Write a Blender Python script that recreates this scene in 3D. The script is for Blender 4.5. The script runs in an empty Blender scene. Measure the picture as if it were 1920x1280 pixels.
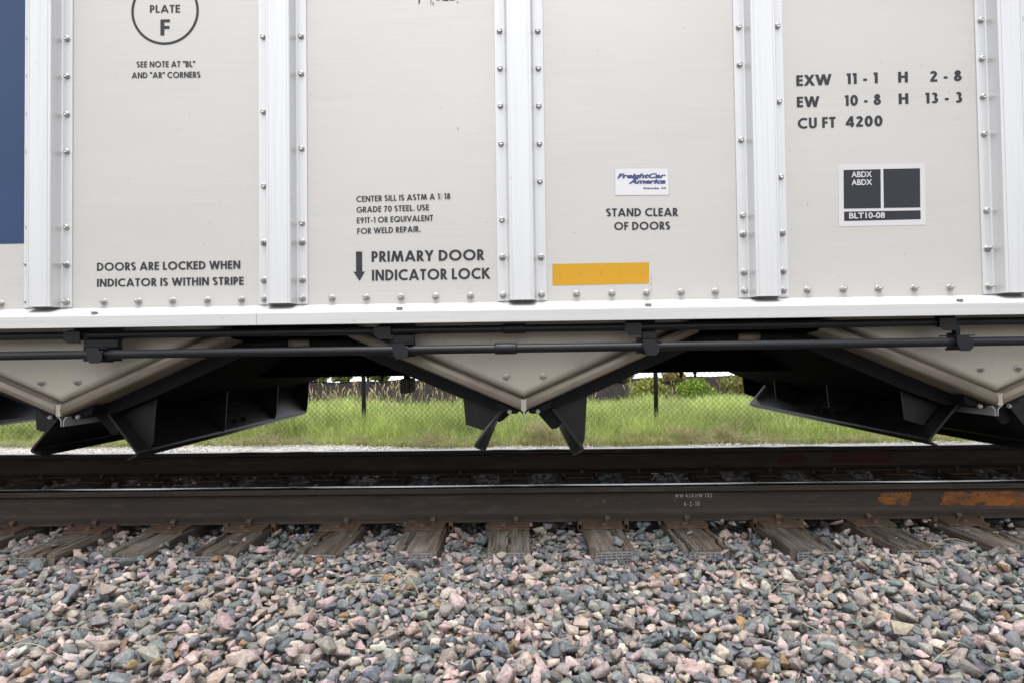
import bpy, bmesh, math, random
import numpy as np
from mathutils import Vector, Matrix, Euler

# ------------------------------------------------------------------ camera
C = bpy.context.scene.collection
SC = bpy.context.scene
YAW, PITCH, ROLL = math.radians(-0.98), math.radians(1.40), math.radians(-0.755)
F = 1256.4                       # focal length in photo pixels (1920 wide)
EYE = Vector((0, 0, 0.71))       # z = 0 is the top of the rails
fw = Vector((math.sin(YAW)*math.cos(PITCH), math.cos(YAW)*math.cos(PITCH), math.sin(PITCH)))
r0 = Vector((math.cos(YAW), -math.sin(YAW), 0)); u0 = r0.cross(fw)
rt = math.cos(ROLL)*r0 + math.sin(ROLL)*u0
up = -math.sin(ROLL)*r0 + math.cos(ROLL)*u0
cam_d = bpy.data.cameras.new('camera'); cam = bpy.data.objects.new('camera', cam_d); C.objects.link(cam)
cam_d.sensor_width = 36; cam_d.lens = F/1920*36; cam_d.clip_start = .05; cam_d.clip_end = 2000
cam.matrix_world = Matrix(((rt.x, up.x, -fw.x, EYE.x), (rt.y, up.y, -fw.y, EYE.y), (rt.z, up.z, -fw.z, EYE.z), (0, 0, 0, 1)))
SC.camera = cam
def at(px, py, Y):
    """photo measurement -> real point at depth Y"""
    d = fw + rt*((px-960)/F) + up*((640-py)/F)
    return EYE + d*((Y-EYE.y)/d.y)

# ------------------------------------------------------------------ light
world = bpy.data.worlds.new('World'); SC.world = world; world.use_nodes = True
nt = world.node_tree; bg = nt.nodes['Background']
sky = nt.nodes.new('ShaderNodeTexSky'); sky.sky_type = 'NISHITA'; sky.sun_disc = False
SUN_EL, SUN_AZ = math.radians(72), math.radians(188)     # azimuth measured from +Y clockwise: behind the camera
sky.sun_elevation = SUN_EL; sky.sun_rotation = SUN_AZ
sky.air_density = 1.0; sky.dust_density = 4.0; sky.ozone_density = 1.0
hs = nt.nodes.new('ShaderNodeHueSaturation'); hs.inputs['Saturation'].default_value = .22
nt.links.new(sky.outputs[0], hs.inputs['Color']); nt.links.new(hs.outputs[0], bg.inputs['Color'])
bg.inputs['Strength'].default_value = .15
sd = bpy.data.lights.new('sun', 'SUN'); sd.energy = 1.2; sd.angle = math.radians(60); sd.color = (1, .97, .93)
so = bpy.data.objects.new('sun', sd); C.objects.link(so)
to_sun = Vector((math.sin(SUN_AZ)*math.cos(SUN_EL), math.cos(SUN_AZ)*math.cos(SUN_EL), math.sin(SUN_EL)))
so.rotation_euler = to_sun.to_track_quat('Z', 'Y').to_euler()
SC.view_settings.view_transform = 'Standard'; SC.view_settings.look = 'None'
SC.view_settings.gamma = 1; SC.view_settings.use_curve_mapping = False
SC.view_settings.exposure = 1.08
SC.cycles.max_bounces = 8

rnd = random.Random(7); rng = np.random.default_rng(7)

# ------------------------------------------------------------------ materials
def mat(name, col, rough=.5, metal=0., noise=None, bump=None, spec=.5):
    """noise = list of (scale xyz, colour2, lo, hi, detail); bump = (scale xyz, strength, distance)"""
    m = bpy.data.materials.new(name); m.use_nodes = True; t = m.node_tree; b = t.nodes['Principled BSDF']
    b.inputs['Roughness'].default_value = rough; b.inputs['Metallic'].default_value = metal
    b.inputs['Specular IOR Level'].default_value = spec
    b.inputs['Base Color'].default_value = (*col, 1)
    tc = t.nodes.new('ShaderNodeTexCoord'); prev = None
    for (sc, c2, lo, hi, det) in (noise or []):
        mp = t.nodes.new('ShaderNodeMapping'); mp.inputs['Scale'].default_value = sc
        nz = t.nodes.new('ShaderNodeTexNoise'); nz.inputs['Scale'].default_value = 1; nz.inputs['Detail'].default_value = det
        mr = t.nodes.new('ShaderNodeMapRange'); mr.inputs[1].default_value = lo; mr.inputs[2].default_value = hi
        mx = t.nodes.new('ShaderNodeMix'); mx.data_type = 'RGBA'
        t.links.new(tc.outputs['Object'], mp.inputs[0]); t.links.new(mp.outputs[0], nz.inputs['Vector'])
        t.links.new(nz.outputs['Fac'], mr.inputs[0]); t.links.new(mr.outputs[0], mx.inputs[0])
        if prev: t.links.new(prev, mx.inputs[6])
        else: mx.inputs[6].default_value = (*col, 1)
        mx.inputs[7].default_value = (*c2, 1); prev = mx.outputs[2]
    if prev: t.links.new(prev, b.inputs['Base Color'])
    if bump:
        mp = t.nodes.new('ShaderNodeMapping'); mp.inputs['Scale'].default_value = bump[0]
        nz = t.nodes.new('ShaderNodeTexNoise'); nz.inputs['Scale'].default_value = 1; nz.inputs['Detail'].default_value = 6
        bp = t.nodes.new('ShaderNodeBump'); bp.inputs['Strength'].default_value = bump[1]; bp.inputs['Distance'].default_value = bump[2]
        t.links.new(tc.outputs['Object'], mp.inputs[0]); t.links.new(mp.outputs[0], nz.inputs['Vector'])
        t.links.new(nz.outputs['Fac'], bp.inputs['Height']); t.links.new(bp.outputs[0], b.inputs['Normal'])
    return m

M = {}
M['sheet'] = mat('aluminium_sheet', (.505, .493, .472), .45, .3,
    noise=[((1.2, 1, 2.5), (.478, .466, .446), .35, .7, 4), ((3, 3, 150), (.517, .505, .484), .45, .75, 2), ((150, 3, 3), (.495, .483, .462), .5, .75, 2), ((70, 70, 40), (.30, .285, .27), .745, .80, 2)],
    bump=((4, 4, 5), .12, .01))
M['post'] = mat('aluminium_extrusion', (.62, .625, .63), .33, .4,
    noise=[((60, 60, 1.2), (.575, .58, .585), .42, .75, 3), ((30, 30, 24), (.5, .48, .46), .735, .80, 2)], bump=((90, 90, 1), .05, .003))
M['sill'] = mat('aluminium_sill', (.54, .54, .54), .45, .2,
    noise=[((1.5, 8, 60), (.49, .49, .49), .42, .72, 3), ((24, 30, 30), (.42, .38, .33), .70, .80, 3)], bump=((1, 1, 60), .05, .003))
M['hopper'] = mat('aluminium_hopper', (.47, .436, .368), .42, .3,
    noise=[((2.5, 2, 3), (.40, .372, .312), .38, .68, 5), ((9, 9, 9), (.36, .33, .29), .60, .78, 5), ((150, 150, 150), (.56, .53, .48), .70, .76, 2)], bump=((5, 5, 6), .15, .01))
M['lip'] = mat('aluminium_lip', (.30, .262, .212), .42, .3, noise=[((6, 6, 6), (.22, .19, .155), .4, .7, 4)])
M['black'] = mat('black_paint', (.0065, .0065, .007), .55, 0, spec=.2, noise=[((5, 5, 5), (.010, .010, .0105), .45, .7, 5), ((40, 40, 40), (.02, .019, .018), .66, .76, 3)], bump=((30, 30, 30), .1, .004))
M['pipe'] = mat('black_pipe', (.010, .011, .0135), .36, 0, spec=.3, noise=[((3, 3, 3), (.014, .0145, .0165), .45, .7, 5), ((50, 90, 90), (.04, .04, .04), .68, .76, 3)], bump=((40, 40, 40), .08, .003))
M['void'] = mat('underframe_black_shade', (.0045, .0045, .0045), .9, 0, spec=.05)  # underframe black, with the shade beneath the wagon put into it
M['door'] = mat('door_black', (.008, .008, .0088), .36, 0, spec=.45, noise=[((6, 6, 6), (.014, .0138, .0136), .45, .7, 6), ((30, 30, 30), (.03, .028, .026), .62, .74, 4)], bump=((25, 25, 25), .12, .004))
M['bolt'] = mat('galvanised_bolt', (.46, .46, .45), .30, .85, noise=[((150, 150, 150), (.30, .30, .29), .45, .65, 3)])
M['rivet'] = mat('aluminium_rivet', (.50, .49, .47), .32, .85, noise=[((150, 150, 150), (.34, .33, .31), .45, .65, 3)])
M['bolt_dark'] = mat('dark_bolt', (.19, .19, .185), .5, .4)
M['letter'] = mat('letter_paint', (.028, .030, .037), .5, 0, spec=.3)
M['letter_up'] = M['letter']
M['faint'] = mat('worn_letter_paint', (.37, .36, .35), .5, .2)
M['blue'] = mat('blue_paint', (.025, .054, .125), .45, 0, spec=.3, noise=[((1, 1, 2), (.022, .047, .11), .4, .7, 3)])
M['white_sticker'] = mat('white_sticker', (.60, .60, .625), .42, 0)
M['grey_sticker'] = mat('pale_sticker', (.54, .53, .545), .42, 0)
M['dark_sticker'] = mat('dark_sticker', (.020, .023, .030), .45, 0, spec=.3)
M['logo_blue'] = mat('logo_blue', (.03, .045, .16), .45, 0)
M['wood'] = None; M['stone'] = None

def add_nodes(m): return m.node_tree, m.node_tree.nodes, m.node_tree.links
def tape_mat():
    m = mat('amber_tape', (.86, .44, .012), .35, 0); t, n, l = add_nodes(m); b = n['Principled BSDF']
    tc = n.new('ShaderNodeTexCoord'); v = n.new('ShaderNodeTexVoronoi'); v.feature = 'DISTANCE_TO_EDGE'; v.inputs['Scale'].default_value = 190; v.inputs['Randomness'].default_value = 0
    mr = n.new('ShaderNodeMapRange'); mr.inputs[1].default_value = .08; mr.inputs[2].default_value = .25
    mx = n.new('ShaderNodeMix'); mx.data_type = 'RGBA'; mx.inputs[6].default_value = (.43, .21, .002, 1); mx.inputs[7].default_value = (.60, .335, .002, 1)
    l.new(tc.outputs['Object'], v.inputs['Vector']); l.new(v.outputs['Distance'], mr.inputs[0]); l.new(mr.outputs[0], mx.inputs[0]); l.new(mx.outputs[2], b.inputs['Base Color'])
    return m
M['tape'] = tape_mat()
M['tape_mark'] = mat('tape_mark', (.45, .2, .01), .5)

def wood_mat():
    m = mat('weathered_timber', (.15, .125, .105), .88, 0, spec=.2); t, n, l = add_nodes(m); b = n['Principled BSDF']
    tc = n.new('ShaderNodeTexCoord'); oi = n.new('ShaderNodeObjectInfo')
    add = n.new('ShaderNodeVectorMath'); add.operation = 'ADD'
    cmb = n.new('ShaderNodeMath'); cmb.operation = 'MULTIPLY'; cmb.inputs[1].default_value = 37
    l.new(oi.outputs['Random'], cmb.inputs[0]); l.new(tc.outputs['Object'], add.inputs[0]); l.new(cmb.outputs[0], add.inputs[1])
    def nz(scale, det=6, rough=.6):
        mp = n.new('ShaderNodeMapping'); mp.inputs['Scale'].default_value = scale
        x = n.new('ShaderNodeTexNoise'); x.inputs['Scale'].default_value = 1; x.inputs['Detail'].default_value = det; x.inputs['Roughness'].default_value = rough
        l.new(add.outputs[0], mp.inputs[0]); l.new(mp.outputs[0], x.inputs['Vector']); return x.outputs['Fac']
    g1 = nz((90, 3.0, 90)); g2 = nz((26, 1.3, 26)); g3 = nz((6, 3, 6))
    cr = n.new('ShaderNodeValToRGB'); e = cr.color_ramp.elements
    e[0].position = .30; e[0].color = (.014, .011, .009, 1); e[1].position = .72; e[1].color = (.27, .248, .224, 1)
    k = e.new(.45); k.color = (.098, .084, .072, 1); k = e.new(.56); k.color = (.168, .150, .133, 1)
    s1 = n.new('ShaderNodeMath'); s1.operation = 'MULTIPLY_ADD'; s1.inputs[1].default_value = .6
    s2 = n.new('ShaderNodeMath'); s2.operation = 'MULTIPLY'; s2.inputs[1].default_value = .4
    l.new(g2, s2.inputs[0]); l.new(g1, s1.inputs[0]); l.new(s2.outputs[0], s1.inputs[2]); l.new(s1.outputs[0], cr.inputs[0])
    mr = n.new('ShaderNodeMapRange'); mr.inputs[1].default_value = .38; mr.inputs[2].default_value = .68
    mx = n.new('ShaderNodeMix'); mx.data_type = 'RGBA'; mx.blend_type = 'MULTIPLY'; mx.inputs[7].default_value = (.62, .53, .46, 1)
    l.new(g3, mr.inputs[0]); l.new(mr.outputs[0], mx.inputs[0]); l.new(cr.outputs[0], mx.inputs[6])
    hv = n.new('ShaderNodeHueSaturation'); vr = n.new('ShaderNodeMapRange'); vr.inputs[3].default_value = .8; vr.inputs[4].default_value = 1.3
    l.new(oi.outputs['Random'], vr.inputs[0]); l.new(vr.outputs[0], hv.inputs['Value']); l.new(mx.outputs[2], hv.inputs['Color'])
    l.new(hv.outputs[0], b.inputs['Base Color'])
    bp = n.new('ShaderNodeBump'); bp.inputs['Strength'].default_value = .9; bp.inputs['Distance'].default_value = .006
    l.new(s1.outputs[0], bp.inputs['Height']); l.new(bp.outputs[0], b.inputs['Normal'])
    return m
M['wood'] = wood_mat()

def attr_mat(name, rough, scale, amt, bump=None, translucent=0., spec=.3, dust=None):
    m = mat(name, (.3, .3, .3), rough, 0, spec=spec); t, n, l = add_nodes(m); b = n['Principled BSDF']
    a = n.new('ShaderNodeAttribute'); a.attribute_name = 'Col'; tc = n.new('ShaderNodeTexCoord')
    x = n.new('ShaderNodeTexNoise'); x.inputs['Scale'].default_value = scale; x.inputs['Detail'].default_value = 8; x.inputs['Roughness'].default_value = .7
    l.new(tc.outputs['Object'], x.inputs['Vector'])
    mr = n.new('ShaderNodeMapRange'); mr.inputs[1].default_value = .3; mr.inputs[2].default_value = .7; mr.inputs[3].default_value = 1-amt; mr.inputs[4].default_value = 1+amt
    hv = n.new('ShaderNodeHueSaturation'); l.new(x.outputs['Fac'], mr.inputs[0]); l.new(mr.outputs[0], hv.inputs['Value']); l.new(a.outputs['Color'], hv.inputs['Color'])
    col = hv.outputs[0]
    if dust:
        y = n.new('ShaderNodeTexNoise'); y.inputs['Scale'].default_value = 75; y.inputs['Detail'].default_value = 7; y.inputs['Roughness'].default_value = .75
        l.new(tc.outputs['Object'], y.inputs['Vector'])
        m2 = n.new('ShaderNodeMapRange'); m2.inputs[1].default_value = .56; m2.inputs[2].default_value = .72; m2.inputs[4].default_value = .6
        mx = n.new('ShaderNodeMix'); mx.data_type = 'RGBA'; mx.inputs[7].default_value = (*dust, 1)
        l.new(y.outputs['Fac'], m2.inputs[0]); l.new(m2.outputs[0], mx.inputs[0]); l.new(col, mx.inputs[6]); col = mx.outputs[2]
    l.new(col, b.inputs['Base Color'])
    if bump:
        z = n.new('ShaderNodeTexNoise'); z.inputs['Scale'].default_value = bump[0]; z.inputs['Detail'].default_value = 6; l.new(tc.outputs['Object'], z.inputs['Vector'])
        bp = n.new('ShaderNodeBump'); bp.inputs['Strength'].default_value = bump[1]; bp.inputs['Distance'].default_value = bump[2]
        l.new(z.outputs['Fac'], bp.inputs['Height']); l.new(bp.outputs[0], b.inputs['Normal'])
    if translucent:
        tr = n.new('ShaderNodeBsdfTranslucent'); l.new(col, tr.inputs['Color']); ms = n.new('ShaderNodeMixShader'); ms.inputs[0].default_value = translucent
        l.new(b.outputs[0], ms.inputs[1]); l.new(tr.outputs[0], ms.inputs[2]); l.new(ms.outputs[0], n['Material Output'].inputs['Surface'])
    return m
M['stone'] = attr_mat('ballast_stone', .88, 55, .42, bump=(70, .9, .006), dust=(.30, .285, .265))
M['pale_stone'] = attr_mat('limestone_chips', .9, 60, .2)
M['grass'] = attr_mat('grass_blade', .55, 6, .25, translucent=.4)
M['leaf'] = attr_mat('shrub_leaf', .5, 10, .25, translucent=.35)
M['bed'] = mat('ballast_bed', (.16, .145, .135), .95, 0, noise=[((30, 30, 30), (.07, .065, .06), .4, .65, 5)], bump=((35, 35, 35), 1, .04))
M['gravel'] = mat('pale_gravel', (.66, .65, .63), .95, 0, noise=[((25, 25, 25), (.52, .50, .48), .4, .65, 6), ((2, 2, 2), (.56, .54, .50), .5, .7, 3)], bump=((40, 40, 40), 1, .02))
M['soil'] = mat('lawn_soil', (.10, .12, .035), .95, 0, noise=[((4, 4, 4), (.16, .13, .07), .45, .65, 5)])
M['mulch'] = mat('bark_mulch', (.014, .011, .0105), .95, 0, spec=.1, noise=[((14, 14, 14), (.036, .028, .025), .45, .62, 8)], bump=((22, 22, 22), 1, .06))
M['pavement'] = mat('pale_pavement', (.62, .61, .60), .9, 0, noise=[((.6, .6, 1), (.54, .53, .52), .4, .7, 4)])
M['rail'] = mat('rail_steel', (.049, .0385, .031), .75, .0, spec=.25,
    noise=[((1.2, 9, 9), (.037, .030, .025), .4, .65, 5), ((9, 30, 30), (.072, .055, .044), .55, .75, 6), ((18, 130, 130), (.13, .11, .09), .69, .76, 3), ((3, 60, 60), (.062, .045, .034), .52, .66, 5)], bump=((40, 40, 40), .15, .004))
M['rail_top'] = mat('polished_rail', (.62, .62, .64), .22, 1, noise=[((2, 60, 1), (.5, .5, .52), .4, .7, 3)])
M['plate'] = mat('rusty_tie_plate', (.105, .068, .046), .8, .0, spec=.2, noise=[((30, 30, 30), (.062, .044, .033), .42, .62, 6), ((12, 12, 12), (.16, .092, .05), .58, .75, 4)], bump=((60, 60, 60), .3, .004))
M['zinc'] = mat('galvanised_plate', (.33, .34, .35), .45, .6, noise=[((60, 60, 60), (.22, .22, .22), .45, .65, 4)])
M['orange'] = mat('orange_paint', (.27, .105, .032), .85, 0, spec=.1, noise=[((9, 20, 30), (.16, .068, .032), .40, .62, 7), ((14, 40, 40), (.075, .05, .04), .54, .62, 7), ((70, 70, 70), (.10, .06, .04), .56, .64, 5)])
M['red'] = mat('red_paint', (.085, .020, .014), .8, 0, spec=.2, noise=[((14, 40, 40), (.05, .03, .028), .42, .6, 7)])
M['chalk'] = mat('white_chalk', (.33, .315, .29), .9, 0)
M['seal'] = mat('bright_seal', (.58, .58, .58), .4, .5)
M['fence'] = mat('black_vinyl', (.018, .02, .022), .45, 0)
M['boxgrey'] = mat('brown_box', (.085, .075, .062), .6, 0, noise=[((20, 20, 20), (.06, .052, .044), .4, .6, 4)])
M['stem_straw'] = mat('stem_straw', (.30, .33, .12), .8); M['head_straw'] = mat('head_straw', (.58, .48, .29), .8)
M['straw'] = mat('dry_straw', (.42, .36, .22), .8, 0)

# ------------------------------------------------------------------ mesh builder
class MB:
    def __init__(s): s.v = []; s.f = []; s.m = []; s.s = []
    def add(s, vs, fs, mi=0, smooth=False):
        o = len(s.v); s.v += [tuple(v) for v in vs]
        for f in fs: s.f.append(tuple(i+o for i in f)); s.m.append(mi); s.s.append(smooth)
    def box(s, a, b, mi=0, bev=0):
        (x0, y0, z0), (x1, y1, z1) = a, b
        if bev <= 0:
            vs = [(x, y, z) for z in (z0, z1) for y in (y0, y1) for x in (x0, x1)]
            s.add(vs, [(0, 2, 3, 1), (4, 5, 7, 6), (0, 1, 5, 4), (2, 6, 7, 3), (0, 4, 6, 2), (1, 3, 7, 5)], mi)
        else:
            bm = bmesh.new(); bmesh.ops.create_cube(bm, size=1)
            for v in bm.verts: v.co = Vector(((x0+x1)/2+v.co.x*(x1-x0), (y0+y1)/2+v.co.y*(y1-y0), (z0+z1)/2+v.co.z*(z1-z0)))
            bmesh.ops.bevel(bm, geom=bm.edges[:], offset=bev, segments=2, affect='EDGES', profile=.5)
            s.frombm(bm, mi)
    def frombm(s, bm, mi=0, smooth=False, mw=None):
        bm.verts.index_update()
        s.add([(mw @ v.co if mw else v.co) for v in bm.verts], [tuple(v.index for v in f.verts) for f in bm.faces], mi, smooth); bm.free()
    def prism(s, pts, p0, p1, plane='XZ', mi=0, mis=None, smooth=False):
        """closed polygon extruded between p0 and p1 on the third axis"""
        n = len(pts)
        def P(a, b, c): return {'XZ': (a, c, b), 'YZ': (c, a, b), 'XY': (a, b, c)}[plane]
        vs = [P(a, b, p0) for a, b in pts]+[P(a, b, p1) for a, b in pts]
        for i in range(n):
            j = (i+1) % n; s.add([vs[i], vs[j], vs[n+j], vs[n+i]], [(0, 1, 2, 3)], mis[i] if mis else mi, smooth)
        s.add(vs[:n], [tuple(range(n))], mi); s.add(vs[n:], [tuple(range(n))[::-1]], mi)
    def tube(s, pts, r, n=10, mi=0, cap=True, smooth=True):
        pts = [Vector(p) for p in pts]; rs = r if isinstance(r, (list, tuple)) else [r]*len(pts); vs = []; fs = []
        for i, p in enumerate(pts):
            d = (pts[min(i+1, len(pts)-1)]-pts[max(i-1, 0)]).normalized()
            a = d.cross(Vector((0, 0, 1)) if abs(d.z) < .9 else Vector((1, 0, 0))).normalized(); b = d.cross(a)
            for k in range(n):
                t = 2*math.pi*k/n; vs.append(p+(a*math.cos(t)+b*math.sin(t))*rs[i])
        for i in range(len(pts)-1):
            for k in range(n):
                q = (k+1) % n; fs.append((i*n+k, i*n+q, (i+1)*n+q, (i+1)*n+k))
        s.add(vs, fs, mi, smooth)
        if cap: s.add(vs[:n], [tuple(range(n))[::-1]], mi); s.add(vs[-n:], [tuple(range(n))], mi)
    def lathe(s, prof, n=16, mi=0, smooth=True, axis='-Y', ang=0):
        """prof (r, h): h grows towards the camera"""
        vs = []; fs = []
        for r, h in prof:
            for k in range(n):
                t = 2*math.pi*k/n+ang; vs.append((r*math.cos(t), -h, r*math.sin(t)))
        for i in range(len(prof)-1):
            for k in range(n):
                q = (k+1) % n; fs.append((i*n+k, i*n+q, (i+1)*n+q, (i+1)*n+k))
        s.add(vs, fs, mi, smooth); s.add(vs[-n:], [tuple(range(n))], mi)
    def mesh(s, name, mats):
        me = bpy.data.meshes.new(name); me.from_pydata(s.v, [], s.f)
        for m in mats: me.materials.append(m)
        me.polygons.foreach_set('material_index', s.m); me.polygons.foreach_set('use_smooth', s.s)
        bm = bmesh.new(); bm.from_mesh(me); bmesh.ops.remove_doubles(bm, verts=bm.verts, dist=1e-6)
        bmesh.ops.recalc_face_normals(bm, faces=bm.faces); bm.to_mesh(me); bm.free(); me.update(); return me
    def build(s, name, mats, parent=None, loc=None):
        return obj(name, s.mesh(name, mats if isinstance(mats, (list, tuple)) else [mats]), parent, loc)
def obj(name, me, parent=None, loc=None):
    o = bpy.data.objects.new(name, me); C.objects.link(o)
    if parent: o.parent = parent
    if loc is not None: o.location = loc
    return o
def tag(o, label, cat, group=None, kind=None):
    o['label'] = label; o['category'] = cat
    if group: o['group'] = group
    if kind: o['kind'] = kind
    return o
def structure(o): o['kind'] = 'structure'; return o
def empty(name, loc=(0, 0, 0)):
    o = bpy.data.objects.new(name, None); C.objects.link(o); o.location = loc; o.empty_display_size = .2; return o

# ------------------------------------------------------------------ monoline lettering
def arc(cx, cy, rx, ry, a0, a1, n=None):
    n = n or max(3, int(abs(a1-a0)/15)); return [(cx+rx*math.cos(math.radians(a0+(a1-a0)*i/n)), cy+ry*math.sin(math.radians(a0+(a1-a0)*i/n))) for i in range(n+1)]
def glyph(ch, w):
    t = w/2
    if ch == 'A': return .80, [[(.08, 0), (.40, 1)], [(.40, 1), (.72, 0)], [(.17, .27), (.63, .27)]]
    if ch == 'B':
        m = .53; return .52, [[(t, 0), (t, 1)], [(t, 1-t), (.24, 1-t)]+arc(.24, (1-t+m)/2, .21-t+.03, (1-t-m)/2, 90, -90)+[(t, m)], [(.2, m), (.27, m)]+arc(.27, (t+m)/2, .25-t, (m-t)/2, 90, -90)[1:]+[(t, t)]]
    if ch == 'C': return .76, [arc(.49, .5, .49-t, .51-t, 52, 308)]
    if ch == 'D': return .68, [[(t, 0), (t, 1)], [(t, 1-t), (.22, 1-t)]+arc(.22, .5, .46-t, .5-t, 90, -90)+[(t, t)]]
    if ch == 'E': return .46, [[(t, 0), (t, 1)], [(t, 1-t), (.46, 1-t)], [(t, .52), (.44, .52)], [(t, t), (.46, t)]]
    if ch == 'F': return .44, [[(t, 0), (t, 1)], [(t, 1-t), (.44, 1-t)], [(t, .50), (.42, .50)]]
    if ch == 'G': return .88, [arc(.49, .5, .49-t, .51-t, 48, 355), [(.50, .47), (.96-t, .47)]]
    if ch == 'H': return .64, [[(t, 0), (t, 1)], [(.64-t, 0), (.64-t, 1)], [(t, .53), (.64-t, .53)]]
    if ch == 'I': return w, [[(t, 0), (t, 1)]]
    if ch == 'K': return .60, [[(t, 0), (t, 1)], [(.54, 1), (t, .44)], [(.22, .58), (.58, 0)]]
    if ch == 'L': return .42, [[(t, 0), (t, 1)], [(t, t), (.42, t)]]
    if ch == 'M': return .94, [[(.08, 0), (.23, 1)], [(.23, 1), (.47, .04)], [(.47, .04), (.71, 1)], [(.71, 1), (.86, 0)]]
    if ch == 'N': return .70, [[(t, 0), (t, 1)], [(t+.01, 1), (.69-t, 0)], [(.70-t, 0), (.70-t, 1)]]
    if ch == 'O': return .96, [arc(.48, .5, .48-t, .51-t, 0, 360, 28)]
    if ch == 'P': return .48, [[(t, 0), (t, 1)], [(t, 1-t), (.22, 1-t)]+arc(.22, (1-t+.43)/2, .26-t, (1-t-.43)/2, 90, -90)+[(t, .43)]]
    if ch == 'Q': return .96, [arc(.48, .5, .48-t, .51-t, 0, 360, 28), [(.55, .36), (.86, -.03)]]
    if ch == 'R': return .52, [[(t, 0), (t, 1)], [(t, 1-t), (.22, 1-t)]+arc(.22, (1-t+.46)/2, .26-t, (1-t-.46)/2, 90, -90)+[(t, .46)], [(.21, .46), (.46, 0)]]
    if ch == 'S': return .50, [arc(.25, .745, .20-t*.2, .255-t, 35, 270, 12)[:-1]+arc(.25, .27, .25-t, .27-t, 90, -145, 12)[0:]]
    if ch == 'T': return .50, [[(.25, 0), (.25, 1)], [(0, 1-t), (.50, 1-t)]]
    if ch == 'U': return .62, [[(t, 1), (t, .31)]+arc(.31, .31, .31-t, .32-t, 180, 360)+[(.62-t, 1)]]
    if ch == 'V': return .72, [[(.07, 1), (.36, 0)], [(.36, 0), (.65, 1)]]
    if ch == 'W': return 1.06, [[(.07, 1), (.30, 0)], [(.30, 0), (.53, 1)], [(.53, 1), (.76, 0)], [(.76, 0), (.99, 1)]]
    if ch == 'X': return .66, [[(.06, 0), (.58, 1)], [(.08, 1), (.60, 0)]]
    if ch == 'Y': return .64, [[(.07, 1), (.32, .46)], [(.57, 1), (.32, .46)], [(.32, 0), (.32, .5)]]
    if ch == '0': return .58, [arc(.29, .5, .29-t, .51-t, 0, 360, 24)]
    if ch == '1': return .30, [[(.30-t, 0), (.30-t, 1)], [(.02, 1-t), (.30-t, 1-t)]]
    if ch == '2': return .52, [arc(.26, .71, .25-t, .29-t, 165, -38, 12)+[(.10, t)], [(.03, t), (.52, t)]]
    if ch == '3': return .50, [arc(.23, .745, .21-t, .255-t, 150, -90, 12), arc(.23, .28, .25-t, .285-t, 90, -150, 12)]
    if ch == '4': return .60, [[(.44, 0), (.44, 1)], [(.42, .98), (.07, .26)], [(.02, .26), (.60, .26)]]
    if ch == '7': return .50, [[(.02, 1-t), (.50, 1-t)], [(.42, 1), (.16, 0)]]
    if ch == '8': return .54, [arc(.27, .76, .22-t, .245-t, 0, 360, 20), arc(.27, .285, .27-t, .29-t, 0, 360, 20)]
    if ch == '9': return .54, [arc(.27, .69, .27-t, .31-t, 0, 360, 20), [(.50-t*.3, .58), (.22, 0)]]
    if ch == '.': return w, [[(t, 0), (t, w)]]
    if ch == '-': return .34, [[(.04, .36), (.30, .36)]]
    if ch == '"': return .30, [[(.06, 1), (.06, .72)], [(.24, 1), (.24, .72)]]
    return .30, []
def strokes_mesh(mb, P, text, w=.15, gap=.13, mi=0, y0=0., wide=1.):
    """P(u, v) -> world point for u along the line (0..1), v in cap heights; one strip per stroke"""
    x = 0; items = []
    for ch in text:
        a, st = glyph(ch, w); items.append((x, st)); x += a + (gap if ch != ' ' else .0)
    total = x-gap; k = 0
    hw = w/2
    for ox, st in items:
        for pl in st:
            k += 1
            if len(pl) == 2 and abs(pl[0][0]-pl[1][0]) > .01 and abs(pl[0][1]-pl[1][1]) > .01:   # diagonal: cut level at cap height and foot
                a, b = Vector(pl[0]), Vector(pl[1]); d = (b-a).normalized(); nn = Vector((-d.y, d.x))*hw
                ea = w if a.y < .02 or a.y > .98 else hw*.4; eb = w if b.y < .02 or b.y > .98 else hw*.4
                a = a-d*ea; b = b+d*eb; poly = [a+nn, b+nn, b-nn, a-nn]
                for lim, sg in ((0, 1), (1, -1)):
                    out = []
                    for i in range(len(poly)):
                        p, q = poly[i-1], poly[i]; ip, iq = sg*(p.y-lim) >= 0, sg*(q.y-lim) >= 0
                        if ip != iq: out.append(p+(q-p)*((lim-p.y)/(q.y-p.y)))
                        if iq: out.append(q)
                    poly = out
                mb.add([P((ox+p.x)/total, p.y, y0+k*4e-5) for p in poly], [tuple(range(len(poly)))], mi); continue
            n = len(pl); L = []; R = []; closed = n > 3 and math.dist(pl[0], pl[-1]) < 1e-6
            for i in range(n):
                if closed: a = pl[(i-1) % (n-1)]; b = pl[i % (n-1)]; c = pl[(i+1) % (n-1)]
                else: a = pl[max(i-1, 0)]; b = pl[i]; c = pl[min(i+1, n-1)]
                d1 = Vector((b[0]-a[0], b[1]-a[1])); d2 = Vector((c[0]-b[0], c[1]-b[1]))
                if d1.length < 1e-9: d1 = d2
                if d2.length < 1e-9: d2 = d1
                d1.normalize(); d2.normalize(); tn = (d1+d2)
                tn = d1 if tn.length < .2 else tn.normalized()
                nn = Vector((-tn.y, tn.x)); c_ = max(.45, nn.dot(Vector((-d1.y, d1.x)))); off = hw/c_
                L.append((b[0]+nn.x*off, b[1]+nn.y*off)); R.append((b[0]-nn.x*off, b[1]-nn.y*off))
            vs = [P((ox+p[0])/total, p[1], y0+k*4e-5) for p in L]+[P((ox+p[0])/total, p[1], y0+k*4e-5) for p in R]
            mb.add(vs, [(i, i+1, n+i+1, n+i) for i in range(n-1)], mi)
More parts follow.
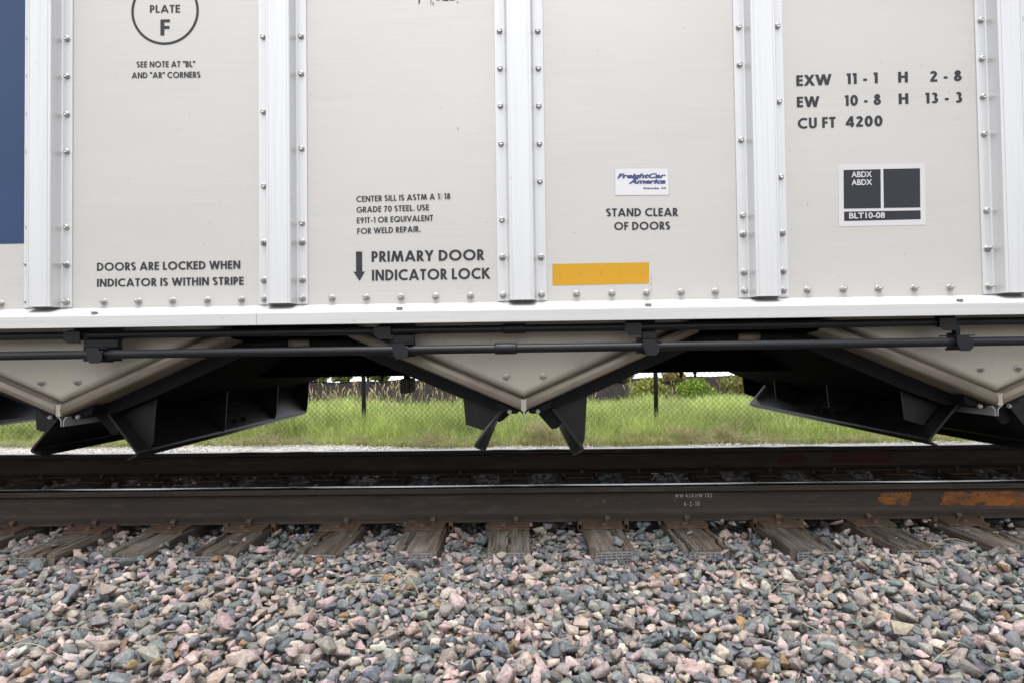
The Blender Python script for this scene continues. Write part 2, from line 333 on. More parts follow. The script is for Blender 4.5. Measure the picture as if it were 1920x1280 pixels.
def line_mapper(x0, y0, x1, y1, cap, Y, at=at):
    a = at(x0, y0, Y); b = at(x1, y1, Y); h = at(x0, y0-cap, Y)-a; h.x *= .3
    def P(u, v, dy): q = a+(b-a)*u+h*v; return (q.x, Y-dy, q.z)
    return P
def font_text(mb, text, P, mi, bold=.02, shear=0., y0=0.):
    """the built-in font as flat polygons, fitted to the line"""
    cu = bpy.data.curves.new('t', 'FONT'); cu.body = text; cu.size = 1; cu.offset = bold; cu.shear = shear; cu.resolution_u = 4
    ob = bpy.data.objects.new('t', cu); C.objects.link(ob); dg = bpy.context.evaluated_depsgraph_get(); dg.update()
    me = bpy.data.meshes.new_from_object(ob.evaluated_get(dg)); co = [v.co.copy() for v in me.vertices]
    xs = [c.x for c in co]; x0, x1 = min(xs), max(xs); cap = .729
    mb.add([P((c.x-x0)/(x1-x0), c.y/cap, y0) for c in co], [tuple(p.vertices) for p in me.polygons], mi)
    bpy.data.objects.remove(ob); bpy.data.curves.remove(cu); bpy.data.meshes.remove(me)

# ================================================================== hopper car
YW = 3.11                      # outer face of the side sheets
PITCHX, XC = 1.1143, -.003     # post spacing, middle post
YR1, YR2 = 3.761, 5.268        # rails
YC = (YR1+YR2)/2
LX = 6.7
car = tag(empty('hopper_car', (0, YC, 0)), 'silver aluminium coal hopper wagon with riveted side posts and black dump doors', 'railway wagon')
car_inv = Vector((0, -YC, 0))
def cpart(name, mb, mats, parent=None):
    """parts are authored in world space; the car's origin is taken off"""
    o = mb.build(name, mats, car)
    if parent is None: o.location = car_inv
    else: o.parent = parent; o.location = (0, 0, 0)
    return o
zb = at(980, 566, YW).z
edges = [-LX]+[XC+PITCHX*k for k in range(-3, 4)]+[LX]
panels = {}
for i in range(len(edges)-1):
    mb = MB(); mb.box((edges[i]+.001, YW, zb), (edges[i+1]-.001, YW+.006, 4.0))
    panels[i] = cpart('side_panel', mb, M['sheet'])
# panels[2] = left partly seen panel, [3],[4],[5],[6] = lettered ones... index by post interval
PN = {'left': panels[1], 'plate': panels[2], 'lock': panels[3], 'clear': panels[4], 'size': panels[5], 'right': panels[6]}
mb = MB(); mb.box((-LX, YC*2-YW-.006, zb-.05), (LX, YC*2-YW, 4.0)); cpart('far_side_panel', mb, M['sheet'])
mb = MB(); mb.box((-LX, YW+.012, zb-.04), (LX, YC*2-YW-.012, zb-.025)); cpart('light_stop_plate', mb, M['void'])  # added plate, no wagon part: keeps light from leaking in from above
for s in (-1, 1):
    mb = MB(); mb.box((s*LX-.004, YW+.012, zb-.02), (s*LX+.004, YC*2-YW-.012, 4.0)); cpart('end_panel', mb, M['sheet'])

# fasteners
def bolt_mesh():
    b = MB(); b.lathe([(.0165, 0), (.0165, .003), (.015, .0045), (.0115, .0046)], 18)
    b.lathe([(.0118, .0046), (.0122, .012), (.0112, .015), (.0075, .0155)], 6, smooth=False)
    b.lathe([(.0072, .0155), (.0072, .022), (.0060, .022), (.0060, .024), (.0072, .024), (.0072, .029), (.0055, .031), (.003, .031), (.003, .027)], 12)
    return b.mesh('bolt', [M['bolt']])
def rivet_mesh():
    b = MB(); b.lathe([(.0135, 0), (.0135, .004), (.0125, .009), (.0095, .0125), (.0060, .0135), (.0045, .0128), (.003, .0115)], 16)
    return b.mesh('rivet', [M['rivet']])
BOLT, RIVET = bolt_mesh(), rivet_mesh()
def fasten(me, name, x, y, z, parent):
    o = bpy.data.objects.new(name, me); C.objects.link(o); o.parent = parent; o.location = (x, y, z)
    o.rotation_euler = (rnd.uniform(-.06, .06), rnd.uniform(0, 6.28), rnd.uniform(-.06, .06)); return o

# posts
hat = [(-.114, .0005), (-.114, .006), (-.1125, .007), (-.070, .007), (-.0662, .0085), (-.0640, .0125), (-.0570, .064), (-.0553, .0695), (-.0515, .072), (-.0440, .072), (-.0436, .0705), (-.0424, .0705), (-.0420, .072)]
hat = hat+[(-x, d) for x, d in reversed(hat)]
inner = [(.114-.0005, .0004), (.072, .0004), (.058, .0004), (.051, .060), (.047, .066), (-.047, .066), (-.051, .060), (-.058, .0004), (-.072, .0004), (-.1135, .0004)]
zpb = at(980, 564.5, YW).z; zhat = at(980, 564.5, YW-.07).z
cols = {   # post -> (left column, right column) of (photo row, kind)
 -2: ([567, 497, 427, 286, 216, 145, 75], [567, 497, 427, 286, 216, 145, 75]),
 -1: ([561, 526, 456, 350, 211, 71], [560, 525, 455, 419, 280, 140, 70]),
  0: ([554, 483, 413, 271, 200, 130, 60], [553, 483, 341, 271, 200, 130, 60]),
  1: ([546, 511, 440, 405, 264, 123, 53], [545, 509, 438, 333, 192, 51]),
  2: ([538, 467, 396, 253, 183, 112, 40], [536, 465, 394, 251, 181, 110, 38])}
colx = {-2: (57, 125), -1: (495, 567), 0: (942, 1012), 1: (1388, 1460), 2: (1844, 1915)}
for k in range(-3, 4):
    X = XC+PITCHX*k; mb = MB()
    mb.prism([(X+a, YW-d) for a, d in hat+inner], zpb, 4.0, 'XY')
    p = cpart('side_post', mb, M['post'])
    if k not in cols: continue
    for s, rows, px in ((-1, cols[k][0], colx[k][0]), (1, cols[k][1], colx[k][1])):
        for j, row in enumerate(rows):
            z = at(px, row, YW).z; nb = 2 if k in (0,) else 3
            if k in (-2, 2): nb = 2
            fasten(BOLT if j < nb else RIVET, 'bolt' if j < nb else 'rivet', X+s*.0895, YW-.007, z, p)
# bolts along the foot of the panels
for key, xs in {'left': [2], 'plate': [195, 260, 324, 389, 453], 'lock': [623, 687, 752, 817, 882], 'clear': [1081, 1147, 1212, 1277, 1341], 'size': [1514, 1581, 1647, 1714, 1781]}.items():
    for x in xs:
        q = at(x, 566.5-(x-195)*.01703, YW); fasten(BOLT, 'bolt', q.x, YW, q.z, PN[key])

# ---- lettering on the panels
YL = YW-.0012
def lettering(panel, lines, w=.155, gap=.13, m='letter', label=None):
    for i, (t, x0, y0, x1, y1, cap) in enumerate(lines):
        mb = MB(); strokes_mesh(mb, line_mapper(x0, y0, x1, y1, cap, YL), t, w, gap, 0)
        cpart('lettering', mb, M[m], panel)
o = lettering(PN['plate'], [('PLATE', 281, 24.5, 337.5, 24, 14.5)], .17, .10)
mb = MB(); strokes_mesh(mb, line_mapper(300.7, 67, 318.5, 66.7, 30, YL), 'F', .18, .13)
cc = at(309.3, 21.3, YL); mb2 = mb
n = 64; ro, ri = 65.3*YW/F, 60.6*YW/F
ring = [(cc.x+ro*math.cos(2*math.pi*i/n), YL, cc.z+ro*math.sin(2*math.pi*i/n)) for i in range(n)]+[(cc.x+ri*math.cos(2*math.pi*i/n), YL, cc.z+ri*math.sin(2*math.pi*i/n)) for i in range(n)]
mb.add(ring, [(i, (i+1) % n, n+(i+1) % n, n+i) for i in range(n)])
cpart('plate_ring', mb, M['letter'], PN['plate'])
lettering(PN['plate'], [('SEE NOTE AT "BL"', 256, 127, 365.7, 126, 11.2), ('AND "AR" CORNERS', 247, 147.5, 375.7, 146, 11.2)], .175, .10)
lettering(PN['plate'], [('DOORS ARE LOCKED WHEN', 181.7, 508.3, 450.5, 504.2, 15.3), ('INDICATOR IS WITHIN STRIPE', 181.7, 538.2, 457, 534.2, 15)], .185, .10)
lettering(PN['lock'], [('CENTER SILL IS ASTM A 1  18', 668, 379.3, 844.5, 373.5, 11), ('GRADE 70 STEEL. USE', 668.3, 399.3, 804.5, 394.7, 11), ('E91T-1 OR EQUIVALENT', 669, 419.3, 812, 414.3, 11), ('FOR WELD REPAIR.', 669.7, 439.4, 788.5, 435, 11)], .175, .10)
mb = MB(); strokes_mesh(mb, line_mapper(824, 374.2, 829.5, 374, 10.7, YL), '0', .15); cpart('worn_lettering', mb, M['faint'], PN['lock'])
lettering(PN['lock'], [('PRIMARY DOOR', 696.7, 491.7, 907.5, 487.9, 20.2), ('INDICATOR LOCK', 697.3, 526.8, 917.7, 522.9, 20.4)], .19, .10)
mb = MB()
ar = [at(a, b, YL) for a, b in ((667.3, 472), (679, 472), (679.3, 509.5), (684.5, 509.3), (674, 527.3), (662.7, 509.8), (667.6, 509.7))]
mb.add(ar, [tuple(range(7))]); cpart('arrow', mb, M['letter'], PN['lock'])
lettering(PN['clear'], [('STAND CLEAR', 1136.7, 406.4, 1271, 405.5, 15.2), ('OF DOORS', 1151.7, 431.8, 1256.8, 430.8, 15)], .19, .10)
lettering(PN['size'], [('EXW', 1493.3, 162, 1558.7, 159.5, 20.2), ('11 - 1', 1587.5, 158.3, 1646, 156.4, 20.2), ('H', 1684.3, 155.4, 1702.5, 154.9, 20.2), ('2 - 8', 1743.7, 153.8, 1803.5, 152.3, 20.2),
    ('EW', 1494.3, 202, 1536, 200.8, 20), ('10 - 8', 1584, 199.2, 1652, 196.7, 20), ('H', 1685.3, 195.7, 1703.5, 195.2, 20), ('13 - 3', 1735, 194.4, 1805, 192.7, 20),
    ('CU FT', 1496, 242, 1567, 239.4, 20), ('4200', 1586, 238.8, 1655, 237, 20)], .205, .11)
def quad(mb, pts, Y, mi): mb.add([at(a, b, Y) for a, b in pts], [(0, 1, 2, 3)], mi)
# builder's sticker
mb = MB(); q = [(1153.3, 316.4), (1253.3, 316), (1253.7, 365.8), (1153.7, 366.4)]
quad(mb, [(1152.7, 315.8), (1253.9, 315.4), (1254.3, 366.4), (1153.1, 367)], YW-.0008, 2); quad(mb, q, YW-.0016, 0)
def sticker_line(mb, t, x0, y0, x1, y1, cap, bold, shear, mi, Y=YW-.0024): font_text(mb, t, line_mapper(x0, y0, x1, y1, cap, Y), mi, bold, shear)
sticker_line(mb, 'FreightCar', 1157.3, 334.5, 1248.5, 334.0, 8.6, .05, .30, 1)
sticker_line(mb, 'America', 1178.3, 344.5, 1248.5, 344.1, 8.2, .05, .30, 1, YW-.0028)
sticker_line(mb, 'Roanoke, VA', 1205.7, 355, 1248.5, 354.8, 3.8, .03, .35, 1)
cpart('builder_sticker', mb, [M['white_sticker'], M['logo_blue'], M['faint']], PN['clear'])
# amber reflective tape
mb = MB(); quad(mb, [(1035.8, 495.3), (1217, 492), (1217, 531.6), (1036, 535.4)], YW-.001, 0)
for x in (1049.5, 1088, 1126.5, 1165, 1203.5):
    y = 514-(x-1049)*.018; quad(mb, [(x-.6, y-5), (x+.7, y-5), (x+.9, y+5), (x-.3, y+5)], YW-.0016, 1); quad(mb, [(x-2.2, y-.3), (x-.6, y-.3), (x-.6, y+.6), (x-2.2, y+.6)], YW-.0016, 1)
cpart('reflective_tape', mb, [M['tape'], M['tape_mark']], PN['clear'])
# dark stencil sticker
mb = MB(); quad(mb, [(1571.7, 309), (1734.3, 306), (1735.7, 422), (1573, 425)], YW-.001, 0)
for qd in ([(1581.7, 319.3), (1651, 317.7), (1651.7, 390.7), (1582.3, 391.7)], [(1656.3, 317.3), (1725, 316), (1725.7, 389.3), (1657.3, 390.3)], [(1582.7, 397.3), (1726, 394.7), (1726.3, 411.3), (1583, 414.7)]): quad(mb, qd, YW-.0018, 1)
for t, x0, y0, x1, y1 in (('ABDX', 1596.7, 332.7, 1635, 332), ('ABDX', 1596.8, 347.5, 1635.3, 346.8), ('BLT10-08', 1592.3, 410, 1659.3, 408.8)): sticker_line(mb, t, x0, y0, x1, y1, 10.8, .02, 0, 0, YW-.0026)
cpart('stencil_sticker', mb, [M['grey_sticker'], M['dark_sticker']], PN['size'])
# blue paint of a big emblem on the leftmost panel
a = at(44, 0, YW); b = at(46, 457, YW); mb = MB(); mb.box((-LX+.01, YW-.0012, b.z), (XC-2*PITCHX-.116, YW-.0002, 3.6)); cpart('blue_emblem', mb, M['blue'], PN['left'])
# scuffs
def blob(x, y, w, h, n=9):
    c = []
    for i in range(n):
        t = 2*math.pi*i/n; r = rnd.uniform(.5, 1); c.append(at(x+w*r*math.cos(t), y+h*r*math.sin(t), YW-.0011))
    return c
mb = MB()
for x, y, w, h in ((786, 2, 2, 9), (808, 4, 1, 8), (812, 7, 1, 6), (822, 0, 5, 2), (835, 1, 8, 1.6), (847, 0, 10, 2), (858, 5, 2, 1.5), (927, 8, 2, 2), (929, 29, 1, 1)): mb.add(blob(x, y, w, h), [tuple(range(9))])
cpart('scuff_mark', mb, M['dark_sticker'], PN['lock'])
mb = MB(); mb.add(blob(858.5, 241, 3, 3.5), [tuple(range(9))]); cpart('worn_mark', mb, M['faint'], PN['lock'])
mb = MB()
for x, y, w, h in ((1221, 521, .6, 6), (1220.5, 533, .6, 9), (1221.8, 545, .5, 5)): mb.add(blob(x, y, w, h), [tuple(range(9))])
cpart('scuff_mark', mb, M['bolt_dark'], PN['clear'])

# ---- side sill: sloping ledge, upright lip
YS = 2.99
z1 = at(980, 579.5, YS).z; z2 = at(980, 603, YS).z
prof = [(YW+.0005, zb+.000), (YW-.012, zb-.0035), (YS+.006, z1+.001), (YS+.001, z1-.001), (YS, z1-.004), (YS-.001, z2+.002), (YS+.001, z2), (YS+.012, z2), (YS+.012, z1-.012), (YW+.02, zb-.022), (YW+.02, zb-.004), (YW+.0005, zb-.001)]
xj = at(481, 590, YS).x
sills = []
for a, b in ((-LX, xj-.0008), (xj+.0008, LX)):
    mb = MB(); mb.prism(prof, a, b, 'YZ'); sills.append(cpart('side_sill', mb, M['sill']))
def hexbolt(mb, x, y, z, r, h, down=False):
    s = -1 if down else 1
    pts = [(x+r*math.cos(k*math.pi/3), y+r*math.sin(k*math.pi/3)) for k in range(6)]
    mb.prism(pts, z, z+s*h, 'XY')
for px, py in ((177, 597), (749, 588), (1216, 579), (1800, 569.5)):
    q = at(px, py, YS+.02); mb = MB(); zz = z1-.010
    hexbolt(mb, q.x, YS+.021, zz, .0145, .027)
    mb.lathe([(0.0001, 0)], 3) if False else None
    cpart('bolt', mb, M['bolt_dark'], sills[0] if q.x < xj else sills[1])

# ---- hoppers
YH = 3.19; YH2 = 2*YC-YH
zA = at(983, 771, 3.17).z; TH = math.radians(23.6); tn = math.tan(TH); cs = math.cos(TH)
XE = .833
prof = [(.090, 3.190), (.080, 3.1915), (.071, 3.196), (.063, 3.210), (.0565, 3.234), (.052, 3.246), (.0495, 3.246), (.0485, 3.180), (.0465, 3.175), (.038, 3.172), (.028, 3.1705), (.026, 3.1695), (.0245, 3.1705), (.014, 3.1715), (.006, 3.175), (.001, 3.183), (-.0015, 3.194), (-.002, 3.30)]
hop_x = [XC+2*PITCHX*k for k in (-2, -1, 0, 1, 2)]
def make_hopper():
    mb = MB()
    zt = zb-.045
    # pressed end sheet
    for s in (-1, 1):
        mi0 = 0
        a = []; b = []
        for m_, y in prof:
            g = 0 if m_ > .05 else .013
            z0 = zA+m_/cs
            a.append((s*g, y, z0+g*tn)); b.append((s*XE, y, z0+XE*tn))
        for i in range(len(prof)-1):
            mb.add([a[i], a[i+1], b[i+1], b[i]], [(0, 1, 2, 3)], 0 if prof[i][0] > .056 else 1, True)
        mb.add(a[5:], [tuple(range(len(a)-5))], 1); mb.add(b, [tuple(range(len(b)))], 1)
        # slope sheet underside to the far end
        mb.add([a[-1], b[-1], (s*XE, YH2, b[-1][2]), (s*.016, YH2, a[-1][2])], [(0, 1, 2, 3)], 1)
        mb.add([(s*.016, YH2, a[-1][2]), (s*XE, YH2, b[-1][2]), (s*XE, YH2, zt), (0, YH2, zt)], [(0, 1, 2, 3)], 0)
        # ridge sheet rising towards the next hopper
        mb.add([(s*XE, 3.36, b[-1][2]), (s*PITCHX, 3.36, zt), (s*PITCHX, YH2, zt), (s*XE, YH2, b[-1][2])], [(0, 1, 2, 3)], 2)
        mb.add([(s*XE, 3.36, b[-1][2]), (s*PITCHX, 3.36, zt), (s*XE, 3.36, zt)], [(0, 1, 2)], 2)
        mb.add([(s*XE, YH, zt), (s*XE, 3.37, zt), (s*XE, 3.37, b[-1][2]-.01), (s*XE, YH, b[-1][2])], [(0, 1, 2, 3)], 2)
    m0 = prof[0][0]/cs
    mb.add([(0, YH, zA+m0), (XE, YH, zA+m0+XE*tn), (XE, YH, zt), (-XE, YH, zt), (-XE, YH, zA+m0+XE*tn)], [(0, 1, 2, 3, 4)], 0)
    # end-sheet tongue closing the notch between the two lips
    mb.prism([(-.0145, zA+.060), (0, zA+.0555), (.0145, zA+.060), (.0145, zA+.012), (.008, zA+.001), (0, zA+.004), (-.008, zA+.001), (-.0145, zA+.012)], 3.177, 3.215, 'XZ', 0)
    return mb.mesh('hopper', [M['hopper'], M['lip'], M['void']])
def prism_mesh(name, pts, y0, y1, m):
    mb = MB(); mb.prism(pts, y0, y1, 'XZ'); return mb.mesh(name, [m])
HOP = make_hopper()
DY0, DY1 = 3.33, 5.94
def strip_pts(s): # black frame below the slope sheet
    f = lambda x, d: (s*x, zA+x*tn-d)
    if s < 0: return [f(.085, .004), f(.86, .004), f(.86, .080), f(.33, .080), f(.15, .072), f(.104, .052)]
    return [f(.11, .004), f(.86, .004), f(.86, .080), f(.33, .080), f(.152, .070), f(.130, .056)]
def near_left(x, z): return (x+.048, z+.022*max(0, (.456-z)/.2))   # the left door of a pair hangs closer in and a little higher
def plate_pts(s):
    p = right_plate(s); return p if s > 0 else [near_left(*q) for q in p]
def right_plate(s):
    top = (s*.140, .4540); bot = (s*.290, .2560); lip = (s*.243, .2230)
    return [top, (s*.152, .4560), (s*.292, .2680), (s*.2955, .2580), (s*.2930, .2480), (s*.2860, .2425), lip, (s*.2395, .2280), (s*.2790, .2520), (s*.2835, .2560), (s*.2830, .2620), (s*.137, .4560)]
def gus(s, long):
    if long: return [(s*.156, .4520), (s*.20, .500), (s*.326, .5270), (s*.309, .2950), (s*.297, .262)]
    return [(-.112, .4540), (-.17, .500), (-.312, .5230), (-.298, .3730), (-.2085, .3420)]
SEAL = None
def seal_mesh():
    mb = MB()
    for s in (-1, 1):
        pts = [(s*.024, zA-.004), (s*.015, zA-.010), (s*.0085, zA-.022), (s*.0075, zA-.048), (s*.0055, zA-.050), (s*.0055, zA-.020), (s*.0125, zA-.006), (s*.022, zA-.001)]
        mb.prism(pts, 3.205, 5.80, 'XZ')
    return mb.mesh('seal_strip', [M['seal']])
def bar_mesh():   # dark closing bar behind the notch, with two studs carried in front of it
    mb = MB()
    for s in (-1, 1): mb.prism([(s*.024, zA-.002), (s*.135, zA+.046), (s*.125, zA+.01), (s*.062, zA-.016), (s*.03, zA-.014)], 3.235, 5.75, 'XZ')
    return mb.mesh('closing_bar', [M['black']])
SEAL, BAR = seal_mesh(), bar_mesh()
def frame_mesh(s):
    mb = MB(); p = strip_pts(s); mb.prism(p, DY0+.02, DY1, 'XZ', 0, [1]*len(p)); return mb.mesh('slope_frame', [M['black'], M['void']])  # sides and underside darker than the front: their shade is in the colour
STRIP = {s: frame_mesh(s) for s in (-1, 1)}
PLATE = {s: prism_mesh('dump_door', plate_pts(s), DY0, DY1, M['door']) for s in (-1, 1)}
GUS = {}
for s in (-1, 1):
    for i, y in enumerate((3.44, 4.28, 5.17, 5.915)): GUS[s, i] = prism_mesh('gusset', gus(s, s > 0), y, y+.01, M['door'])
HB = {1: prism_mesh('hinge_beam', [(.058, .4455), (.138, .352), (.166, .356), (.200, .392), (.150, .452), (.10, .462)], 3.37, 5.90, M['black']),
      -1: prism_mesh('hinge_beam', [(-.052, .4455), (-.106, .398), (-.128, .390), (-.142, .408), (-.110, .450), (-.085, .462)], 3.37, 5.90, M['black'])}
def latch_mesh(s):
    mb = MB(); top = Vector((s*.152+(.048 if s < 0 else 0), 0, .456)); bot = Vector((s*.292+(.048 if s < 0 else 0), 0, .268 if s > 0 else .289)); d = (bot-top); nrm = Vector((.80*s, 0, .60))
    def pt(t, y, h): q = top+d*t+nrm*h; return (q.x, y, q.z)
    def slab(t0, t1, y0, y1, h):
        c = [pt(t, y, k) for k in (.001, h) for t in (t0, t1) for y in (y0, y1)]
        mb.add(c, [(0, 1, 3, 2), (4, 6, 7, 5), (0, 4, 5, 1), (2, 3, 7, 6), (0, 2, 6, 4), (1, 5, 7, 3)])
    slab(.30, .62, 4.42, 4.58, .022); slab(.36, .56, 4.46, 4.54, .040)
    b2 = mb; a_ = mb.mesh('latch', [M['black']]); mb = b2; mb.v, mb.f, mb.m, mb.s = [], [], [], []
    slab(.74, .86, 0, .028, .018); return a_, mb.mesh('door_bolt', [M['black']])
LATCH = {s: latch_mesh(s) for s in (-1, 1)}
def hb_mesh():
    mb = MB(); mb.lathe([(.007, 0), (.007, .02)], 8); mb.lathe([(.011, .0), (.011, .010)], 6, smooth=False); return mb.mesh('stud', [M['bolt']])
STUD = hb_mesh()
def link(me, name, parent, loc):
    o = bpy.data.objects.new(name, me); C.objects.link(o); o.parent = parent; o.location = loc; return o
hops = []
for i, X in enumerate(hop_x):
    h = link(HOP, 'hopper', car, (X, -YC, 0)); hops.append(h)
    link(SEAL, 'seal_strip', h, (0, 0, 0)); link(BAR, 'closing_bar', h, (0, 0, 0))
    for s in (-1, 1):
        link(STRIP[s], 'slope_frame', h, (0, 0, 0))
        d = link(PLATE[s], 'dump_door', car, (X, -YC, 0))
        for k in range(4): link(GUS[s, k], 'gusset', d, (0, 0, 0))
        link(HB[s], 'hinge_beam', d, (0, 0, 0)); link(LATCH[s][0], 'latch', d, (0, 0, 0))
        for y in (4.36, 4.52, 4.66): link(LATCH[s][1], 'door_bolt', d, (0, y, 0))
        if 0 < i < 4:
            st = link(STUD, 'stud', h, (s*.068, 3.228, zA-.004)); st.rotation_euler = (0, s*.5, 0)
for i, pts in {1: ((78, 717), (146, 716)), 2: ((949, 705.5), (1018.5, 704.5)), 3: ((1838, 691.5), (1908, 690))}.items():
    for px, py in pts:
        q = at(px, py, YH); fasten(BOLT, 'bolt', q.x-hop_x[i], YH, q.z, hops[i])
# tie rods between the hoppers
for k in (-1.5, -.5, .5, 1.5):
    X = XC+2*PITCHX*k; mb = MB(); mb.tube([(X-.27, 3.33, .80), (X-.055, 3.33, .80)], .022, 12, 1); mb.tube([(X+.055, 3.33, .80), (X+.27, 3.33, .80)], .022, 12, 1); mb.tube([(X-.054, 3.33, .80), (X+.054, 3.33, .80)], .020, 12)
    cpart('cross_tube', mb, [M['lip'], M['black']])

# ---- centre sill, hanging box, small hanging bolts
zc = at(700, 704.5, 4.35).z
mb = MB(); mb.box((-LX, 4.35, zc), (LX, 4.68, zb-.05)); mb.box((-LX, 4.29, zc+.0), (LX, 4.348, zc+.016)); mb.box((-LX, 4.682, zc), (LX, 4.74, zc+.016))
csill = cpart('centre_sill', mb, M['void'])
for px, py in ((690, 706), (717, 706), (1277, 698), (1303, 698)):
    q = at(px, py, 4.33); mb = MB(); hexbolt(mb, q.x, 4.33, zc, .012, .012, True)
    mb.tube([(q.x, 4.33, zc-.012), (q.x, 4.33, zc-.032)], .0075, 8); cpart('bolt', mb, M['black'], csill)
a = at(750, 709.5, 4.40); b = at(768.5, 737, 4.40)
mb = MB(); mb.box((a.x, 4.40, b.z), (b.x, 4.62, a.z), 0, .008); bx = cpart('valve_box', mb, M['boxgrey'])
mb = MB(); mb.box((a.x+.015, 4.45, a.z-.002), (b.x-.015, 4.52, zc+.002)); cpart('hanger', mb, M['black'], bx)

# ---- train pipes with clamps, sleeves and brackets
def pipe_z(px, py, Y): return at(px, py, Y).z
YA, YB, RA, RB = 3.065, 2.985, .0182, .0198
za0, za1 = at(0, 631, YA), at(1920, 601.7, YA); zb0, zb1 = at(0, 667, YB), at(1920, 639, YB)
def on(p, q, x): t = (x-p.x)/(q.x-p.x); return p.z+(q.z-p.z)*t
pipes = []
for nm, p, q, Y, r, cpx in (('air_pipe', za0, za1, YA, RA, (943, 987)), ('air_pipe', zb0, zb1, YB, RB, (927, 970))):
    mb = MB(); mb.tube([(-LX, Y, on(p, q, -LX)), (LX, Y, on(p, q, LX))], r, 20); o = cpart(nm, mb, M['pipe']); pipes.append(o)
    x0, x1 = at(cpx[0], 640, Y).x, at(cpx[1], 640, Y).x; z0, z1_ = on(p, q, x0), on(p, q, x1); R = r+.0055
    mb = MB(); mb.tube([(x0, Y, z0), (x0+.003, Y, z0), (x0+.006, Y, z0), (x1-.006, Y, z1_), (x1-.003, Y, z1_), (x1, Y, z1_)], [r, R-.0015, R, R, R-.0015, r], 20); cpart('pipe_sleeve', mb, M['pipe'], o)
def strap(mb, x0, x1, Y, z, r):
    """U strap hooked over a pipe: closed ring section with a tail"""
    ro = r+.005; pts = []
    for i in range(15):
        t = math.radians(-70+i*220/14+0); pts.append((Y-ro*math.sin(t+math.pi/2)*1.0 if False else Y-ro*math.cos(math.radians(-100+i*200/14)), z+ro*math.sin(math.radians(-100+i*200/14))))
    inn = [(Y+(y-Y)*(r+.0005)/ro, z+(zz-z)*(r+.0005)/ro) for y, zz in pts]
    mb.prism(pts+inn[::-1], x0, x1, 'YZ')
zu = z2-.002
for xa, xb in ((143, 185), (720, 753), (1186, 1219), (1772, 1802)):
    A = at(xa, 620, YA).x; B = at(xb, 655, YB).x; zA_, zB_ = on(za0, za1, A), on(zb0, zb1, B)
    mb = MB()
    # carrier plate hung below the sill behind the pipes
    mb.box((A-.028, YA+RA+.006, zA_-.020), (B+.045, YA+RA+.014, zu+.03))
    mb.box((A+.042, YA-.012, zA_-RA-.040), (B+.045, YA+RA+.0055, zA_-RA-.004), 0, .004)
    mb.box((A+.02, YA+RA+.002, zB_-.03), (B+.045, YA+RA+.0055, zA_-RA-.03))
    br = cpart('pipe_bracket', mb, M['pipe'])
    mb = MB(); strap(mb, A-.034, A+.034, YA, zA_, RA)
    mb.prism([(A-.040, zA_+RA*.9), (A+.036, zA_+RA*.9), (A+.036, zA_-RA-.020), (A-.018, zA_-RA-.020), (A-.040, zA_-RA-.004)], YA-RA-.0115, YA-RA-.0055, 'XZ'); cpart('pipe_clamp', mb, M['pipe'], br)
    mb = MB(); strap(mb, B-.030, B+.030, YB, zB_, RB)
    mb.prism([(B-.036, zB_+RB+.010), (B+.012, zB_+RB+.010), (B+.034, zB_+.004), (B+.034, zB_-RB-.006), (B+.018, zB_-RB-.020), (B-.020, zB_-RB-.020), (B-.036, zB_-.004)], YB-RB-.0115, YB-RB-.0055, 'XZ')
    mb.box((B-.034, YB-RB-.003, zB_+RB+.0055), (B+.05, YA+RA, zB_+RB+.0105)); mb.box((B-.02, YB-RB-.004, zB_-RB-.016), (B+.02, YA, zB_-RB-.0055))
    cpart('pipe_clamp', mb, M['pipe'], br)

# ================================================================== track
HALF = [(76, 0), (76, 10), (74, 12), (32, 24), (17, 33), (10, 50), (8.7, 70), (8.7, 115), (10, 128), (14, 141), (33, 149), (36, 152), (37, 172), (35.5, 178), (31, 182.2), (20, 184.8), (0, 185.7)]
def rail_mesh():
    pts = [(x/1000, (z-185.7)/1000) for x, z in HALF]; pts = [(-x, z) for x, z in pts[::-1]][:-0 or None]+pts[::-1]
    # order: from left(-) base upward to crown then down the right side
    L = [(-x/1000, (z-185.7)/1000) for x, z in HALF]; R = [(x/1000, (z-185.7)/1000) for x, z in HALF[:-1]][::-1]
    poly = L+R; n = len(poly)
    mis = [1 if (poly[i][1] > -.0085 and poly[(i+1) % n][1] > -.0085) else 0 for i in range(n)]
    mb = MB(); mb.prism(poly, -10, 10, 'YZ', mis=mis); return mb.mesh('rail', [M['rail'], M['rail_top']])
RAIL = rail_mesh()
rail1 = tag(obj('rail', RAIL, None, (0, YR1, 0)), 'nearer brown steel rail with white chalk writing and orange paint patches', 'rail')
rail2 = tag(obj('rail', RAIL, None, (0, YR2, 0)), 'farther dark steel rail in the shade beyond the sleepers', 'rail')
T = [-2.384, -1.948, -1.517, -1.008, -.536, -.088, .4155, .858, 1.362, 1.836]
left = [-2.86, -3.33, -3.80, -4.27]; right = [2.325, 2.80, 3.27, 3.74, 4.21]
TX = left[::-1]+T+right
ZT = -.2045
def anchor_mesh():
    mb = MB(); w = .013
    pts = [(-.012, -.190), (-.012, -.228), (-.008, -.232), (.008, -.232), (.012, -.228), (.012, -.190), (.007, -.190), (.007, -.224), (-.007, -.224), (-.007, -.190)]
    mb.prism(pts, -.098, .085, 'XZ'); mb.box((-.012, -.100, -.20), (.012, -.079, -.172), 0, .003); return mb.mesh('rail_anchor', [M['plate']])
ANCH = anchor_mesh()
for i, x in enumerate(TX):
    if (i-4) % 2 == 0:
        for s in (-1, 1):
            for rl in (rail1, rail2): link(ANCH, 'rail_anchor', rl, (x+s*(.128+rnd.uniform(-.006, .008)), 0, 0))
